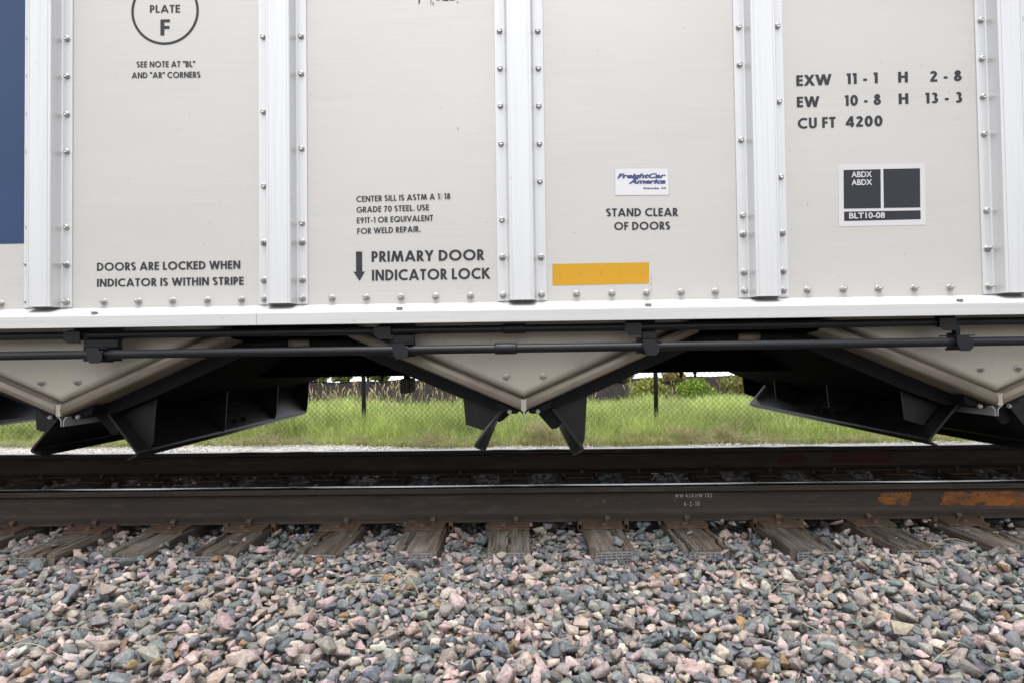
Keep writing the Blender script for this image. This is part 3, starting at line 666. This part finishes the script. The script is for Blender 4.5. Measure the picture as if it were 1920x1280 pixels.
# marks on the near rail
def web(px, py): q = at(px, py, YR1-.010); return q
def mark(pts, name, m, label, rl=None, y=YR1):
    c = []; n = len(pts)
    for i in range(n):
        a, b = pts[i], pts[(i+1) % n]
        for k in range(12):
            t = k/12; w_ = rnd.uniform(-1, 1)*(2.6 if i % 2 else 1.3); c.append((a[0]+(b[0]-a[0])*t+w_, a[1]+(b[1]-a[1])*t+rnd.uniform(-1.1, 1.1)))
    front = [Vector((at(p[0], p[1], y-.010).x, -.0106, at(p[0], p[1], y-.010).z)) for p in c]
    mb = MB(); mb.add(front, [tuple(range(len(front)))]); o = mb.build(name, m, rl or rail1); o['label'] = label; return o
mark([(1652, 922), (1710, 921), (1702, 947), (1644, 944)], 'paint_patch', M['orange'], 'smaller orange paint patch')
mark([(1770, 920), (1935, 917), (1935, 948), (1763, 946)], 'paint_patch', M['orange'], 'larger orange paint patch')
for pts in ([(1462, 852), (1512, 851), (1508, 868), (1460, 868)], [(1560, 850), (1672, 848), (1668, 866), (1556, 868)]): mark(pts, 'paint_patch', M['red'], 'dull red paint patch', rail2, YR2)
mb = MB()
def RP(x0, y0, x1, y1, cap):
    f = line_mapper(x0, y0, x1, y1, cap, YR1-.0108)
    return lambda u, v, dy: (f(u, v, 0)[0], -.0108-dy, f(u, v, 0)[2])
strokes_mesh(mb, RP(1266, 931.5, 1335, 931, 7.5), 'MW 424 HW 782', .13, .22); mb.build('chalk_writing', M['chalk'], rail1)
mb = MB(); strokes_mesh(mb, RP(1282, 948, 1312, 947, 8), '4-2-10', .13, .25); mb.build('chalk_writing', M['chalk'], rail1)
mb = MB()
for px, py in ((1083, 938), (1132.5, 939), (1265, 936)):
    q = web(px, py); c = [(q.x+.0105*math.cos(t*math.pi/6), -.0092-.0016*(1), q.z+.0105*math.sin(t*math.pi/6)) for t in range(12)]; mb.add(c, [tuple(range(12))])
mb.build('web_plug', M['plate'], rail1)

# sleepers
def tie_mesh(seed):
    r = random.Random(seed); nx, ny = 46, 90; W, L, H = .222+r.uniform(-.010, .012), 2.59, .17
    cracks = [(r.uniform(-.75, .75), r.uniform(.5, 1.), r.uniform(.004, .012), r.uniform(.02, .05), r.uniform(0, 6), r.uniform(.25, .9)) for _ in range(r.randint(1, 3))]
    vs = []; fs = []
    for j in range(ny+1):
        # finer towards both ends, where the timber shows
        v = j/ny; y = -L/2+L*v
        for i in range(nx+1):
            u = -1+2*i/nx; x = u*W/2; z = 0
            z += .0025*math.sin(7*u+3*y+seed)+.0015*r.uniform(-1, 1)
            for cu, ext, wd, dp, ph, yl in cracks:
                cx = (cu+.09*math.sin(5*y+ph)+.05*math.sin(23*y+2*ph)+.03*math.sin(61*y+ph))*W/2; d = abs(x-cx); e = max(0, 1-abs(abs(y)-L/2)/yl)
                if d < wd: z -= dp*(1-d/wd)*min(1, e*1.6)
            edge = max(0, abs(u)-.86)/.14; z -= .012*edge**2*(1+.5*math.sin(11*y+seed))
            x += .003*math.sin(9*y+seed*2)*abs(u)
            vs.append((x, y, z))
    for j in range(ny):
        for i in range(nx):
            a = j*(nx+1)+i; fs.append((a, a+1, a+nx+2, a+nx+1))
    o = len(vs); ring = [j*(nx+1)+nx for j in range(ny+1)]; ring = list(range(nx+1))+ring[1:]+[ny*(nx+1)+i for i in range(nx-1, -1, -1)]+[j*(nx+1) for j in range(ny-1, 0, -1)]
    for k in ring: x, y, z = vs[k]; vs.append((x, y, -H))
    n = len(ring)
    for k in range(n): fs.append((ring[k], o+k, o+(k+1) % n, ring[(k+1) % n]))
    mb = MB(); mb.add(vs, fs); return mb.mesh('sleeper', [M['wood']])
def plate_mesh():
    mb = MB(); a = .178
    pts = [(-a, 0), (-a, .010), (-a+.004, .012), (-.085, .0195), (-.079, .0195), (-.0775, .0165), (.0775, .0165), (.079, .0195), (.085, .0195), (a-.004, .012), (a, .010), (a, 0)]
    mb.prism(pts, -.106, .106, 'YZ'); return mb.mesh('tie_plate', [M['plate']])
def spike_mesh():
    mb = MB(); mb.box((-.008, -.008, 0), (.008, .008, .034)); mb.prism([(-.017, .030), (.017, .030), (.015, .043), (.004, .047), (-.012, .042)], -.0125, .0125, 'YZ'); return mb.mesh('spike', [M['plate']])
def endplate_mesh():
    mb = MB(); W, H = .174, .105
    # punched steel sheet: frame, ribs and bars leave rows of slots open
    mb.box((-W/2, -.004, -.016-H), (W/2, -.002, -.010-H+.004)); mb.box((-W/2, -.004, -.016), (W/2, -.002, -.010))
    for i in range(8): x = -W/2+(W-.006)*i/7; mb.box((x, -.0042, -.0155-H), (x+.006, -.0018, -.0105))
    for j in range(1, 8): z = -.016-H*j/8; mb.box((-W/2+.001, -.0039, z), (W/2-.001, -.0021, z+.0062))
    return mb.mesh('end_plate', [M['zinc']])
TPL, SPK, EPL = plate_mesh(), spike_mesh(), endplate_mesh()
labels = ['sleeper seen only between the rails, leftmost of all', 'sleeper seen only between the rails, second from the left', 'sleeper seen only between the rails, third from the left',
 'timber sleeper whose near end is cut off by the left edge of the photo', 'deeply split grey sleeper, leftmost with its whole near end showing', 'grey sleeper with long dark crack, second whole near end from the left',
 'cracked brown grey sleeper, third whole near end from the left', 'dark brown sleeper, fourth whole near end from the left', 'dark stained sleeper just left of the one below the middle hopper point',
 'pale grey sleeper below the middle hopper point, pointing straight out at the camera', 'cracked sleeper just right of the straight one below the middle hopper point', 'brown sleeper below the white chalk writing on the near rail',
 'brown sleeper between the chalk writing and the smaller orange paint patch', 'grey sleeper below the smaller orange paint patch on the near rail', 'long slanting sleeper below the larger orange paint patch at right',
 'sleeper seen only between the rails, fourth from the right', 'sleeper seen only between the rails, third from the right', 'sleeper seen only between the rails, second from the right', 'sleeper seen only between the rails, rightmost of all']
for i, x in enumerate(TX):
    t = empty('sleeper', (x, YC, ZT)); t.rotation_euler = (0, 0, rnd.uniform(-.006, .006)+(.012 if i == 7 else 0))
    tag(t, labels[i], 'sleeper', 'wooden sleepers under the track')
    obj('timber', tie_mesh(i*3+1), t, (0, rnd.uniform(-.012, .012), 0))
    e = link(EPL, 'end_plate', t, (rnd.uniform(-.012, .012), -1.30-.012, rnd.uniform(-.006, .004))); e.rotation_euler = (0, rnd.uniform(-.03, .03), 0)
    for y, s in ((YR1-YC, 1), (YR2-YC, -1)):
        p = link(TPL, 'tie_plate', t, (rnd.uniform(-.006, .006), y, .0015))
        for sx, sy in ((.02, -.083), (.045, .083)):
            sp = link(SPK, 'spike', p, (sx+rnd.uniform(-.02, .02), sy, .004)); sp.rotation_euler = (0, 0, math.pi if sy > 0 else 0)
        sp = link(SPK, 'spike', p, (rnd.uniform(-.045, .02), -.132, -.022))

# ------------------------------------------------------------------ ground
def sheet(name, x0, x1, y0, y1, nx, ny, zf, m):
    xs = np.linspace(x0, x1, nx+1); ys = np.linspace(y0, y1, ny+1); vs = [(x, y, zf(x, y)) for y in ys for x in xs]
    fs = [(j*(nx+1)+i, j*(nx+1)+i+1, (j+1)*(nx+1)+i+1, (j+1)*(nx+1)+i) for j in range(ny) for i in range(nx)]
    me = bpy.data.meshes.new(name); me.from_pydata(vs, [], fs); me.materials.append(m); return structure(obj(name, me))
def surf(y):     # top of the finished ballast
    if y < 3.24: return -.196-.065*(3.24-y)-.02*max(0, 2.6-y)
    return -.200
sheet('ballast_bed', -12, 12, -6, 6.2, 24, 122, lambda x, y: surf(y)-(.075 if y < 4.6 else .055) if y < 5.6 else -.30-.05*(y-5.6), M['bed'])
sheet('ground', -300, 300, -300, 500, 30, 40, lambda x, y: -.75, M['bed'])
def zlawn(y): return -.25+.012*(y-8)
sheet('gravel_path', -16, 16, 6.0, 8.1, 32, 10, lambda x, y: -.262+.012*math.sin(3*x+y), M['gravel'])
sheet('lawn', -30, 30, 7.75, 12.4, 60, 20, lambda x, y: zlawn(y)-.006-.045*max(0, min(1, (8.3-y)/.5))+.03*math.sin(1.3*x)*max(0, min(1, (y-8.3))), M['soil'])
def zm(y): return zlawn(12.2)-.02+.42*max(0, min(1, (y-12.2)/3.6))
sheet('mulch_bank', -30, 30, 12.2, 16.2, 120, 20, lambda x, y: zm(y)+.03*math.sin(4*x+2*y)*math.sin(2.3*x-y), M['mulch'])
sheet('pavement', -250, 250, 16.0, 300, 10, 10, lambda x, y: zm(16)-.05, M['pavement'])

# ------------------------------------------------------------------ ballast stones
def stone_protos(n, seed, npts=0):
    r = random.Random(seed); out = []
    for k in range(n):
        bm = bmesh.new(); ax = (r.uniform(.85, 1.25), r.uniform(.65, .95), r.uniform(.42, .72)); p_ = r.choice((3, 4, 6))
        for i in range(npts or r.choice((9, 11, 13))):
            v = Vector((r.gauss(0, 1), r.gauss(0, 1), r.gauss(0, 1))).normalized()
            l = (abs(v.x)**p_+abs(v.y)**p_+abs(v.z)**p_)**(1/p_); v = v/l*r.uniform(.82, 1.0)
            bm.verts.new((v.x*ax[0]*.5, v.y*ax[1]*.5, v.z*ax[2]*.5))
        g = bmesh.ops.convex_hull(bm, input=bm.verts[:])
        for v in [v for v in bm.verts if not v.link_faces]: bm.verts.remove(v)
        bmesh.ops.dissolve_limit(bm, angle_limit=.16, verts=bm.verts[:], edges=bm.edges[:])
        bmesh.ops.bevel(bm, geom=bm.edges[:], offset=.010, segments=1, affect='EDGES', clamp_overlap=True)
        bmesh.ops.triangulate(bm, faces=bm.faces[:]); bm.verts.index_update()
        out.append((np.array([v.co[:] for v in bm.verts]), np.array([[v.index for v in f.verts] for f in bm.faces]), ax)); bm.free()
    return out
def rotmat(a, b, c):
    return np.array(Euler((a, b, c)).to_matrix())
PAL = [((.385, .310, .282), .17), ((.315, .256, .232), .14), ((.122, .135, .145), .21), ((.165, .171, .175), .18), ((.215, .203, .190), .14), ((.25, .206, .184), .08), ((.235, .15, .085), .02), ((.17, .182, .168), .04), ((.41, .37, .335), .03)]
pc = np.array([p[0] for p in PAL]); pw = np.array([p[1] for p in PAL]); pw /= pw.sum()
def merge(name, items, m):
    """items: (proto verts, faces, matrix3, loc, colour) -> one mesh"""
    nv = sum(len(i[0]) for i in items); nf = sum(len(i[1]) for i in items)
    V = np.empty((nv, 3), np.float32); Fc = np.empty((nf, 3), np.int32); K = np.ones((nv, 4), np.float32); a = b = 0
    for v, f, mt, lo, col in items:
        V[a:a+len(v)] = v@mt.T+lo; Fc[b:b+len(f)] = f+a; K[a:a+len(v), :3] = col; a += len(v); b += len(f)
    me = bpy.data.meshes.new(name); me.vertices.add(nv); me.vertices.foreach_set('co', V.ravel())
    me.loops.add(nf*3); me.loops.foreach_set('vertex_index', Fc.ravel()); me.polygons.add(nf)
    me.polygons.foreach_set('loop_start', np.arange(0, nf*3, 3, dtype=np.int32)); me.update(calc_edges=True)
    at_ = me.color_attributes.new('Col', 'FLOAT_COLOR', 'POINT'); at_.data.foreach_set('color', K.ravel()); me.materials.append(m); me.validate()
    return obj(name, me)
PR = stone_protos(60, 3)
G = .008; gx0, gy0 = -4.7, 1.75; NX, NY = int(9.4/G), int((5.62-gy0)/G)
gx = gx0+(np.arange(NX)+.5)*G; gy = gy0+(np.arange(NY)+.5)*G
target = np.array([surf(y) for y in gy])[None, :].repeat(NX, 0)+.0
# gentle undulation, cribs heaped a little differently
XX, YY = np.meshgrid(gx, gy, indexing='ij')
target += .012*np.sin(3.1*XX+1.7*YY)*np.sin(2.3*YY-1.1*XX)+.010*np.sin(7.7*XX+2)*np.sin(6.1*YY)
H = target-.085
tie_cell = np.zeros_like(H, bool)
for x in TX: tie_cell |= (np.abs(XX-x) < .104) & (np.abs(YY-YC) < 1.297)
H[tie_cell] = ZT
railz = (np.abs(YY-YR1) < .082) | (np.abs(YY-YR2) < .082)
railb = (np.abs(YY-YR1) < .055) | (np.abs(YY-YR2) < .055)
H[railb] = -.20
items = []
def drop(x, y, size, allow_tie=False, sink=.30):
    v, f, ax = PR[rng.integers(len(PR))]
    mt = rotmat(rng.normal(0, .36), rng.normal(0, .36), rng.uniform(0, 6.283))*size
    rv = v@mt.T; lo = rv.min(0); hi = rv.max(0)
    i0, i1 = int((x+lo[0]*.8-gx0)/G), int((x+hi[0]*.8-gx0)/G)+1; j0, j1 = int((y+lo[1]*.8-gy0)/G), int((y+hi[1]*.8-gy0)/G)+1
    if i0 < 1 or j0 < 1 or i1 >= NX-1 or j1 >= NY-1: return False
    h = H[i0:i1, j0:j1]; base = np.quantile(h, .62)
    if not allow_tie and tie_cell[i0:i1, j0:j1].mean() > .30: return False
    z = base-lo[2]*(1-sink)
    for yr in (YR1, YR2):                    # stones stay below the rail foot
        if y+hi[1] > yr-.074 and y+lo[1] < yr+.074: z = min(z, -.188-hi[2])
    a = (gx[i0:i1]-x)/((hi[0]-lo[0])*.5); b = (gy[j0:j1]-y)/((hi[1]-lo[1])*.5)
    q = 1-a[:, None]**2-b[None, :]**2; top = z+hi[2]*.9*np.sqrt(np.clip(q, 0, 1)); np.maximum(h, np.where(q > 0, top, -9), out=h)
    c = pc[rng.choice(len(pc), p=pw)]*rng.uniform(.70, 1.13)*(1+rng.normal(0, .04, 3))
    items.append((v, f, mt, np.array((x, y, z)), c)); return True
def size(): return float(np.clip(rng.lognormal(math.log(.0445), .30), .022, .092))
N = 0; tries = 0
while N < 26000 and tries < 110000:
    tries += 1
    best = None
    for _ in range(5):
        y = gy0+.03+rng.random()**1.1*(5.57-gy0)
        if 3.95 < y < 4.6 and rng.random() < .8: y = rng.uniform(4.6, 5.57)
        x = rng.uniform(-1, 1)*min(4.6, .80*y+.45)
        i, j = int((x-gx0)/G), int((y-gy0)/G)
        d = target[i, j]-H[i, j]
        if tie_cell[i, j]: d -= .05
        if best is None or d > best[0]: best = (d, x, y)
    if best[0] < -.004: 
        if tries > 30000 and rng.random() < .002: break
        continue
    s = size() if best[2] < 3.3 else size()*.92
    if drop(best[1], best[2], s): N += 1
# strays lying on the sleepers
for _ in range(70):
    x = TX[rng.integers(len(TX))]+rng.uniform(-.09, .09); y = rng.choice([rng.uniform(3.28, 3.50), rng.uniform(4.0, 5.05), rng.uniform(4.0, 5.05)])
    drop(x, y, size()*.72, True, .12)
open('/tmp/w_n','w').write(f'{len(items)} {tries}')
bal = merge('ballast', items, M['stone']); tag(bal, 'mixed pink and blue grey crushed ballast stones around the track', 'ballast', kind='stuff')

# pale chips on the path beyond the track
PS = stone_protos(12, 9, 8); it = []
for _ in range(7000):
    y = rng.uniform(6.7, 8.0); x = rng.uniform(-1, 1)*(.82*y+.4); v, f, ax = PS[rng.integers(12)]; g = rng.uniform(.55, .82)
    it.append((v, f, rotmat(rng.normal(0, .5), rng.normal(0, .5), rng.uniform(0, 6.28))*rng.uniform(.018, .045), np.array((x, y, -.258+.012*math.sin(3*x+y))), np.array((g, g*.965, g*.91))))
chips = merge('gravel', it, M['pale_stone']); tag(chips, 'pale grey gravel chips along the foot of the tall grass', 'gravel', kind='stuff')

# ------------------------------------------------------------------ grass
def blades(name, base, h, w, lean, leandir, col, m, droop=.35):
    n = len(base); ts = (0, .4, .75, 1.0); K = 7
    V = np.empty((n, K, 3), np.float32); fd = rng.uniform(0, 6.283, n); px = np.cos(fd)*w/2; py = np.sin(fd)*w/2
    for k, t in enumerate(ts):
        off = lean*t**1.7; zz = h*(t-droop*t**3*np.clip(lean/h, 0, 1.2)); cx = base[:, 0]+np.cos(leandir)*off; cy = base[:, 1]+np.sin(leandir)*off; cz = base[:, 2]+zz; ww = 1-.75*t
        if k < 3: V[:, 2*k] = np.stack([cx-px*ww, cy-py*ww, cz], 1); V[:, 2*k+1] = np.stack([cx+px*ww, cy+py*ww, cz], 1)
        else: V[:, 6] = np.stack([cx, cy, cz], 1)
    loc = np.array([0, 1, 3, 2, 2, 3, 5, 4, 4, 5, 6], np.int32)
    L = (np.arange(n)[:, None]*K+loc[None]).astype(np.int32)
    me = bpy.data.meshes.new(name); me.vertices.add(n*K); me.vertices.foreach_set('co', V.ravel()); me.loops.add(n*11); me.loops.foreach_set('vertex_index', L.ravel())
    me.polygons.add(n*3); st = (np.arange(n)[:, None]*11+np.array([0, 4, 8])[None]).astype(np.int32); me.polygons.foreach_set('loop_start', st.ravel()); me.update(calc_edges=True)
    cc_ = np.ones((n, K, 4), np.float32); cc_[:, :, :3] = col[:, None, :]
    a_ = me.color_attributes.new('Col', 'FLOAT_COLOR', 'POINT'); a_.data.foreach_set('color', cc_.ravel()); me.materials.append(m); me.validate(); return obj(name, me)
n = 120000
y = 7.70+rng.random(n)**1.3*4.5; x = rng.uniform(-1, 1, n)*(.80*y+.5)
clump = np.sin(2.1*x+.7*y)+np.sin(3.7*x-2.2*y+1)+.8*np.sin(8*x+5*y); h = np.clip(.26+.06*clump+rng.normal(0, .06, n), .07, .55)*np.clip((y-7.62)/.60, .25, 1)*(1-.25*np.clip((y-9.5)/3, 0, 1))
base = np.stack([x, y, -.255+.012*(y-8)+0*x], 1)
g = rng.random(n)[:, None]; colr = (1-g)*np.array([.22, .35, .075])+g*np.array([.62, .69, .26]); dry = (rng.random(n) < .12)[:, None]; colr = np.where(dry, np.array([.66, .60, .34])*(.7+.6*g), colr); colr *= (1+.12*clump)[:, None]
base[:, 1] -= .36*np.clip((x+2.6)/1.6, 0, 1)*np.clip((8.7-y)/.6, 0, 1)
gr = blades('grass', base, h, rng.uniform(.005, .011, n), h*rng.uniform(.1, .8, n), rng.uniform(0, 6.283, n), colr.astype(np.float32), M['grass'])
tag(gr, 'tall green meadow grass on both sides of the black wire fence', 'grass', kind='stuff')
# dry cut grass lying at the edge and in heaps
n = 5200; y = 7.62+np.abs(rng.normal(0, .15, n)); x = rng.uniform(-1, 1, n)*6.8; z = np.full(n, -.25)+rng.random(n)*.05*np.clip(1-(y-7.6)/.7, .1, 1)
heaps = [(1010, 700, .32, .24), (1050, 380, .4, .10), (1190, 450, .4, .10), (690, 350, .3, .08), (820, 350, .25, .10), (1255, 700, .30, .15), (1345, 260, .12, .18), (500, 300, .3, .10), (300, 250, .4, .08), (1340, 300, .3, .1)]
xs, ys, zs = [x], [y], [z]
for px, cnt, rad, hh in heaps:
    c = at(px, 800, 7.95); dx = rng.normal(0, rad*.5, cnt); dy = rng.normal(0, .16, cnt)
    xs.append(c.x+dx); ys.append(7.98+dy); zs.append(-.25+rng.random(cnt)*hh*np.exp(-(dx/rad)**2*2))
x, y, z = map(np.concatenate, (xs, ys, zs)); n = len(x); y = y-.34*np.clip((x+2.6)/1.6, 0, 1); g = rng.random(n)[:, None]
colr = (1-g)*np.array([.25, .20, .11])+g*np.array([.62, .54, .36]); L_ = rng.uniform(.10, .34, n)
tag(blades('dry_grass', np.stack([x, y, z], 1), rng.uniform(.01, .09, n), rng.uniform(.004, .008, n), L_, rng.uniform(0, 6.283, n), colr.astype(np.float32), M['grass'], 0), 'straw coloured dry cut grass heaped along the foot of the fence', 'dry grass', kind='stuff')
# seed stems
n = 420; y = 8.4+rng.random(n)*3.4; x = rng.uniform(-1, 1, n)*(.8*y+.5); x = np.where(rng.random(n) < .5, rng.normal(-2.3, .9, n), x); hh = rng.uniform(.30, .58, n); g = rng.random(n)
mb = MB()
for i in range(n):
    a = rng.uniform(0, 6.28); l = hh[i]*rng.uniform(.05, .45); b0 = Vector((x[i], y[i], -.25)); c_, s_ = math.cos(a)*l, math.sin(a)*l
    mid = b0+Vector((c_*.35, s_*.35, hh[i]*.6)); top = b0+Vector((c_, s_, hh[i])); d = (top-mid).normalized()
    mb.tube([b0, mid, top], .0016, 3, 0, False); hl = rng.uniform(.06, .13)
    mb.tube([top, top+d*hl*.3, top+d*hl*.7, top+d*hl+Vector((c_*.03, s_*.03, -.004))], [.002, .0058, .0048, .001], 5, 1, False)
tag(mb.build('seed_stems', [M['stem_straw'], M['head_straw']]), 'thin straw coloured grass stems with seed heads above the green grass', 'seed stems', kind='stuff')

# ------------------------------------------------------------------ shrubs on the mulch bank
def shrub(px, py, Y, r, hh, label, hue):
    b = at(px, py, Y); root = tag(empty('shrub', (b.x, Y, zm(Y)-.01)), label, 'shrub', 'low shrubs on the mulch bank')
    n = 1500; d = rng.normal(0, 1, (n, 3)); d /= np.linalg.norm(d, axis=1)[:, None]; rad = rng.random(n)**.45; lump = 1+.25*np.sin(5*d[:, 0]+r*9)*np.sin(4*d[:, 2]+2)
    p = d*(rad*lump)[:, None]*np.array([r, r, hh*.55]); p[:, 2] += hh*.5; p[:, 2] = np.abs(p[:, 2])
    g = rng.random(n)[:, None]; col = (1-g)*np.array(hue)*.6+g*np.array(hue)*1.35
    o = blades('foliage', p, rng.uniform(.03, .07, n), rng.uniform(.03, .06, n), rng.uniform(.02, .06, n), rng.uniform(0, 6.283, n), col.astype(np.float32), M['leaf']); o.parent = root
    mb = MB()
    for k in range(6):
        t = k*1.05; mb.tube([(0.01*math.cos(t), .01*math.sin(t), 0), (r*.5*math.cos(t), r*.5*math.sin(t), hh*.45), (r*.75*math.cos(t), r*.75*math.sin(t), hh*.75)], [.009, .006, .003], 6)
    mb.build('stem', M['wood'], root)
shrub(1300, 740, 12.7, .38, .42, 'bright green rounded shrub below the pair of bolts right of the middle hopper', (.20, .30, .035))
shrub(1215, 740, 13.0, .42, .40, 'yellow green shrub behind the fence post right of the middle hopper', (.24, .27, .05))
for sx_, sy_, hu_, lb_ in ((596, 15.8, (.22, .26, .07), 'small ragged pale plant at the left end of the gap under the wagon'), (640, 15.8, (.20, .28, .06), 'small ragged green plant left of the fence post, above the dark mulch'), (712, 15.8, (.20, .27, .06), 'small ragged plant between the two bolts and the hanging box'), (838, 15.8, (.22, .25, .08), 'small ragged plant seen just right of the hanging box'),
    (1165, 15.2, (.26, .24, .08), 'small brownish plant beside the lower right edge of the middle hopper'), (1262, 15.0, (.30, .25, .08), 'small yellow brown plant between the two rounded shrubs')):
    shrub(sx_, 740, sy_, .26, .30, lb_, hu_)
shrub(1385, 740, 13.2, .40, .42, 'olive shrub half hidden by the right hand dump door', (.22, .22, .06))

# ------------------------------------------------------------------ chain link fence
YF = 8.25; FB = -.25; FT = 1.55
fence = tag(empty('chain_link_fence', (0, YF, FB)), 'black chain link fence standing in the tall grass behind the wagon', 'fence')
for px in (-420, 131, 681, 1231, 1781, 2330):
    q = at(px, 760, YF); mb = MB(); mb.tube([(q.x, .03, -.1), (q.x, .03, FT-FB+.05)], .027, 12); mb.lathe([(.0001, 0)], 3) if False else None
    mb.build('fence_post', M['fence'], fence)
mb = MB(); mb.tube([(-9, .03, FT-FB), (9, .03, FT-FB)], .02, 10); mb.build('top_rail', M['fence'], fence)
def wire_mesh_obj():
    P = .034; step = .034; rows = int((FT-FB)/step); x0 = -8.4; cols_ = int(16.8/P); r = .0027
    V = []; Fq = []
    V = []; base = 0
    ks = np.arange(rows+1); zz = ks*step
    allV = []; allF = []
    for c in range(cols_):
        for flip in (0,):
            xw = x0+c*P+np.where((ks+c) % 2 == 0, 0., P)
            yw = np.where(ks % 2 == 0, .002, -.002)
            ring = np.stack([np.stack([xw+r*math.cos(a), yw+r*math.sin(a), zz], 1) for a in (0, 2.094, 4.189)], 1)   # rows+1,3,3
            allV.append(ring.reshape(-1, 3)); i = np.arange(rows)[:, None]*3
            for k in range(3):
                allF.append(np.concatenate([i+k, i+(k+1) % 3, i+3+(k+1) % 3, i+3+k], 1)+base)
            base += (rows+1)*3
    V = np.concatenate(allV).astype(np.float32); Fq = np.concatenate(allF).astype(np.int32)
    me = bpy.data.meshes.new('wire_mesh'); me.vertices.add(len(V)); me.vertices.foreach_set('co', V.ravel()); me.loops.add(Fq.size); me.loops.foreach_set('vertex_index', Fq.ravel())
    me.polygons.add(len(Fq)); me.polygons.foreach_set('loop_start', np.arange(0, Fq.size, 4, dtype=np.int32)); me.update(calc_edges=True); me.materials.append(M['fence']); me.validate(); return obj('wire_mesh', me, fence)
wire_mesh_obj()

# ------------------------------------------------------------------ loose straws on the ballast
mb = MB()
def straw(px, py, ang, L):
    q = at(px, py, 2.5); d = (q-EYE); k = (-.25-EYE.z)/d.z; p = EYE+d*k
    pts = []
    for i in range(6):
        t = i/5-.5; pts.append((p.x+math.cos(ang)*L*t+.02*math.sin(3*t+px), p.y+math.sin(ang)*L*t, surf(p.y)+.055+.03*math.cos(4*t)))
    mb.tube(pts, .0011, 4)
for px, py, a, L in ((90, 1215, .6, .30), (60, 1240, -.2, .34), (300, 1225, 1.0, .30), (45, 1150, 2.2, .2), (760, 1120, .8, .22), (770, 1130, 1.9, .22), (745, 1110, -.3, .25), (700, 1125, .2, .3), (690, 1140, .05, .35), (720, 1100, -.5, .26), (1480, 1130, .35, .22), (1790, 1062, .1, .2), (1780, 1240, .5, .25), (1500, 1200, -.6, .2), (1850, 1160, .3, .2)): straw(px, py, a, L)
tag(mb.build('straw', M['straw']), 'thin dry straws scattered over the ballast stones in front', 'straw', kind='stuff')
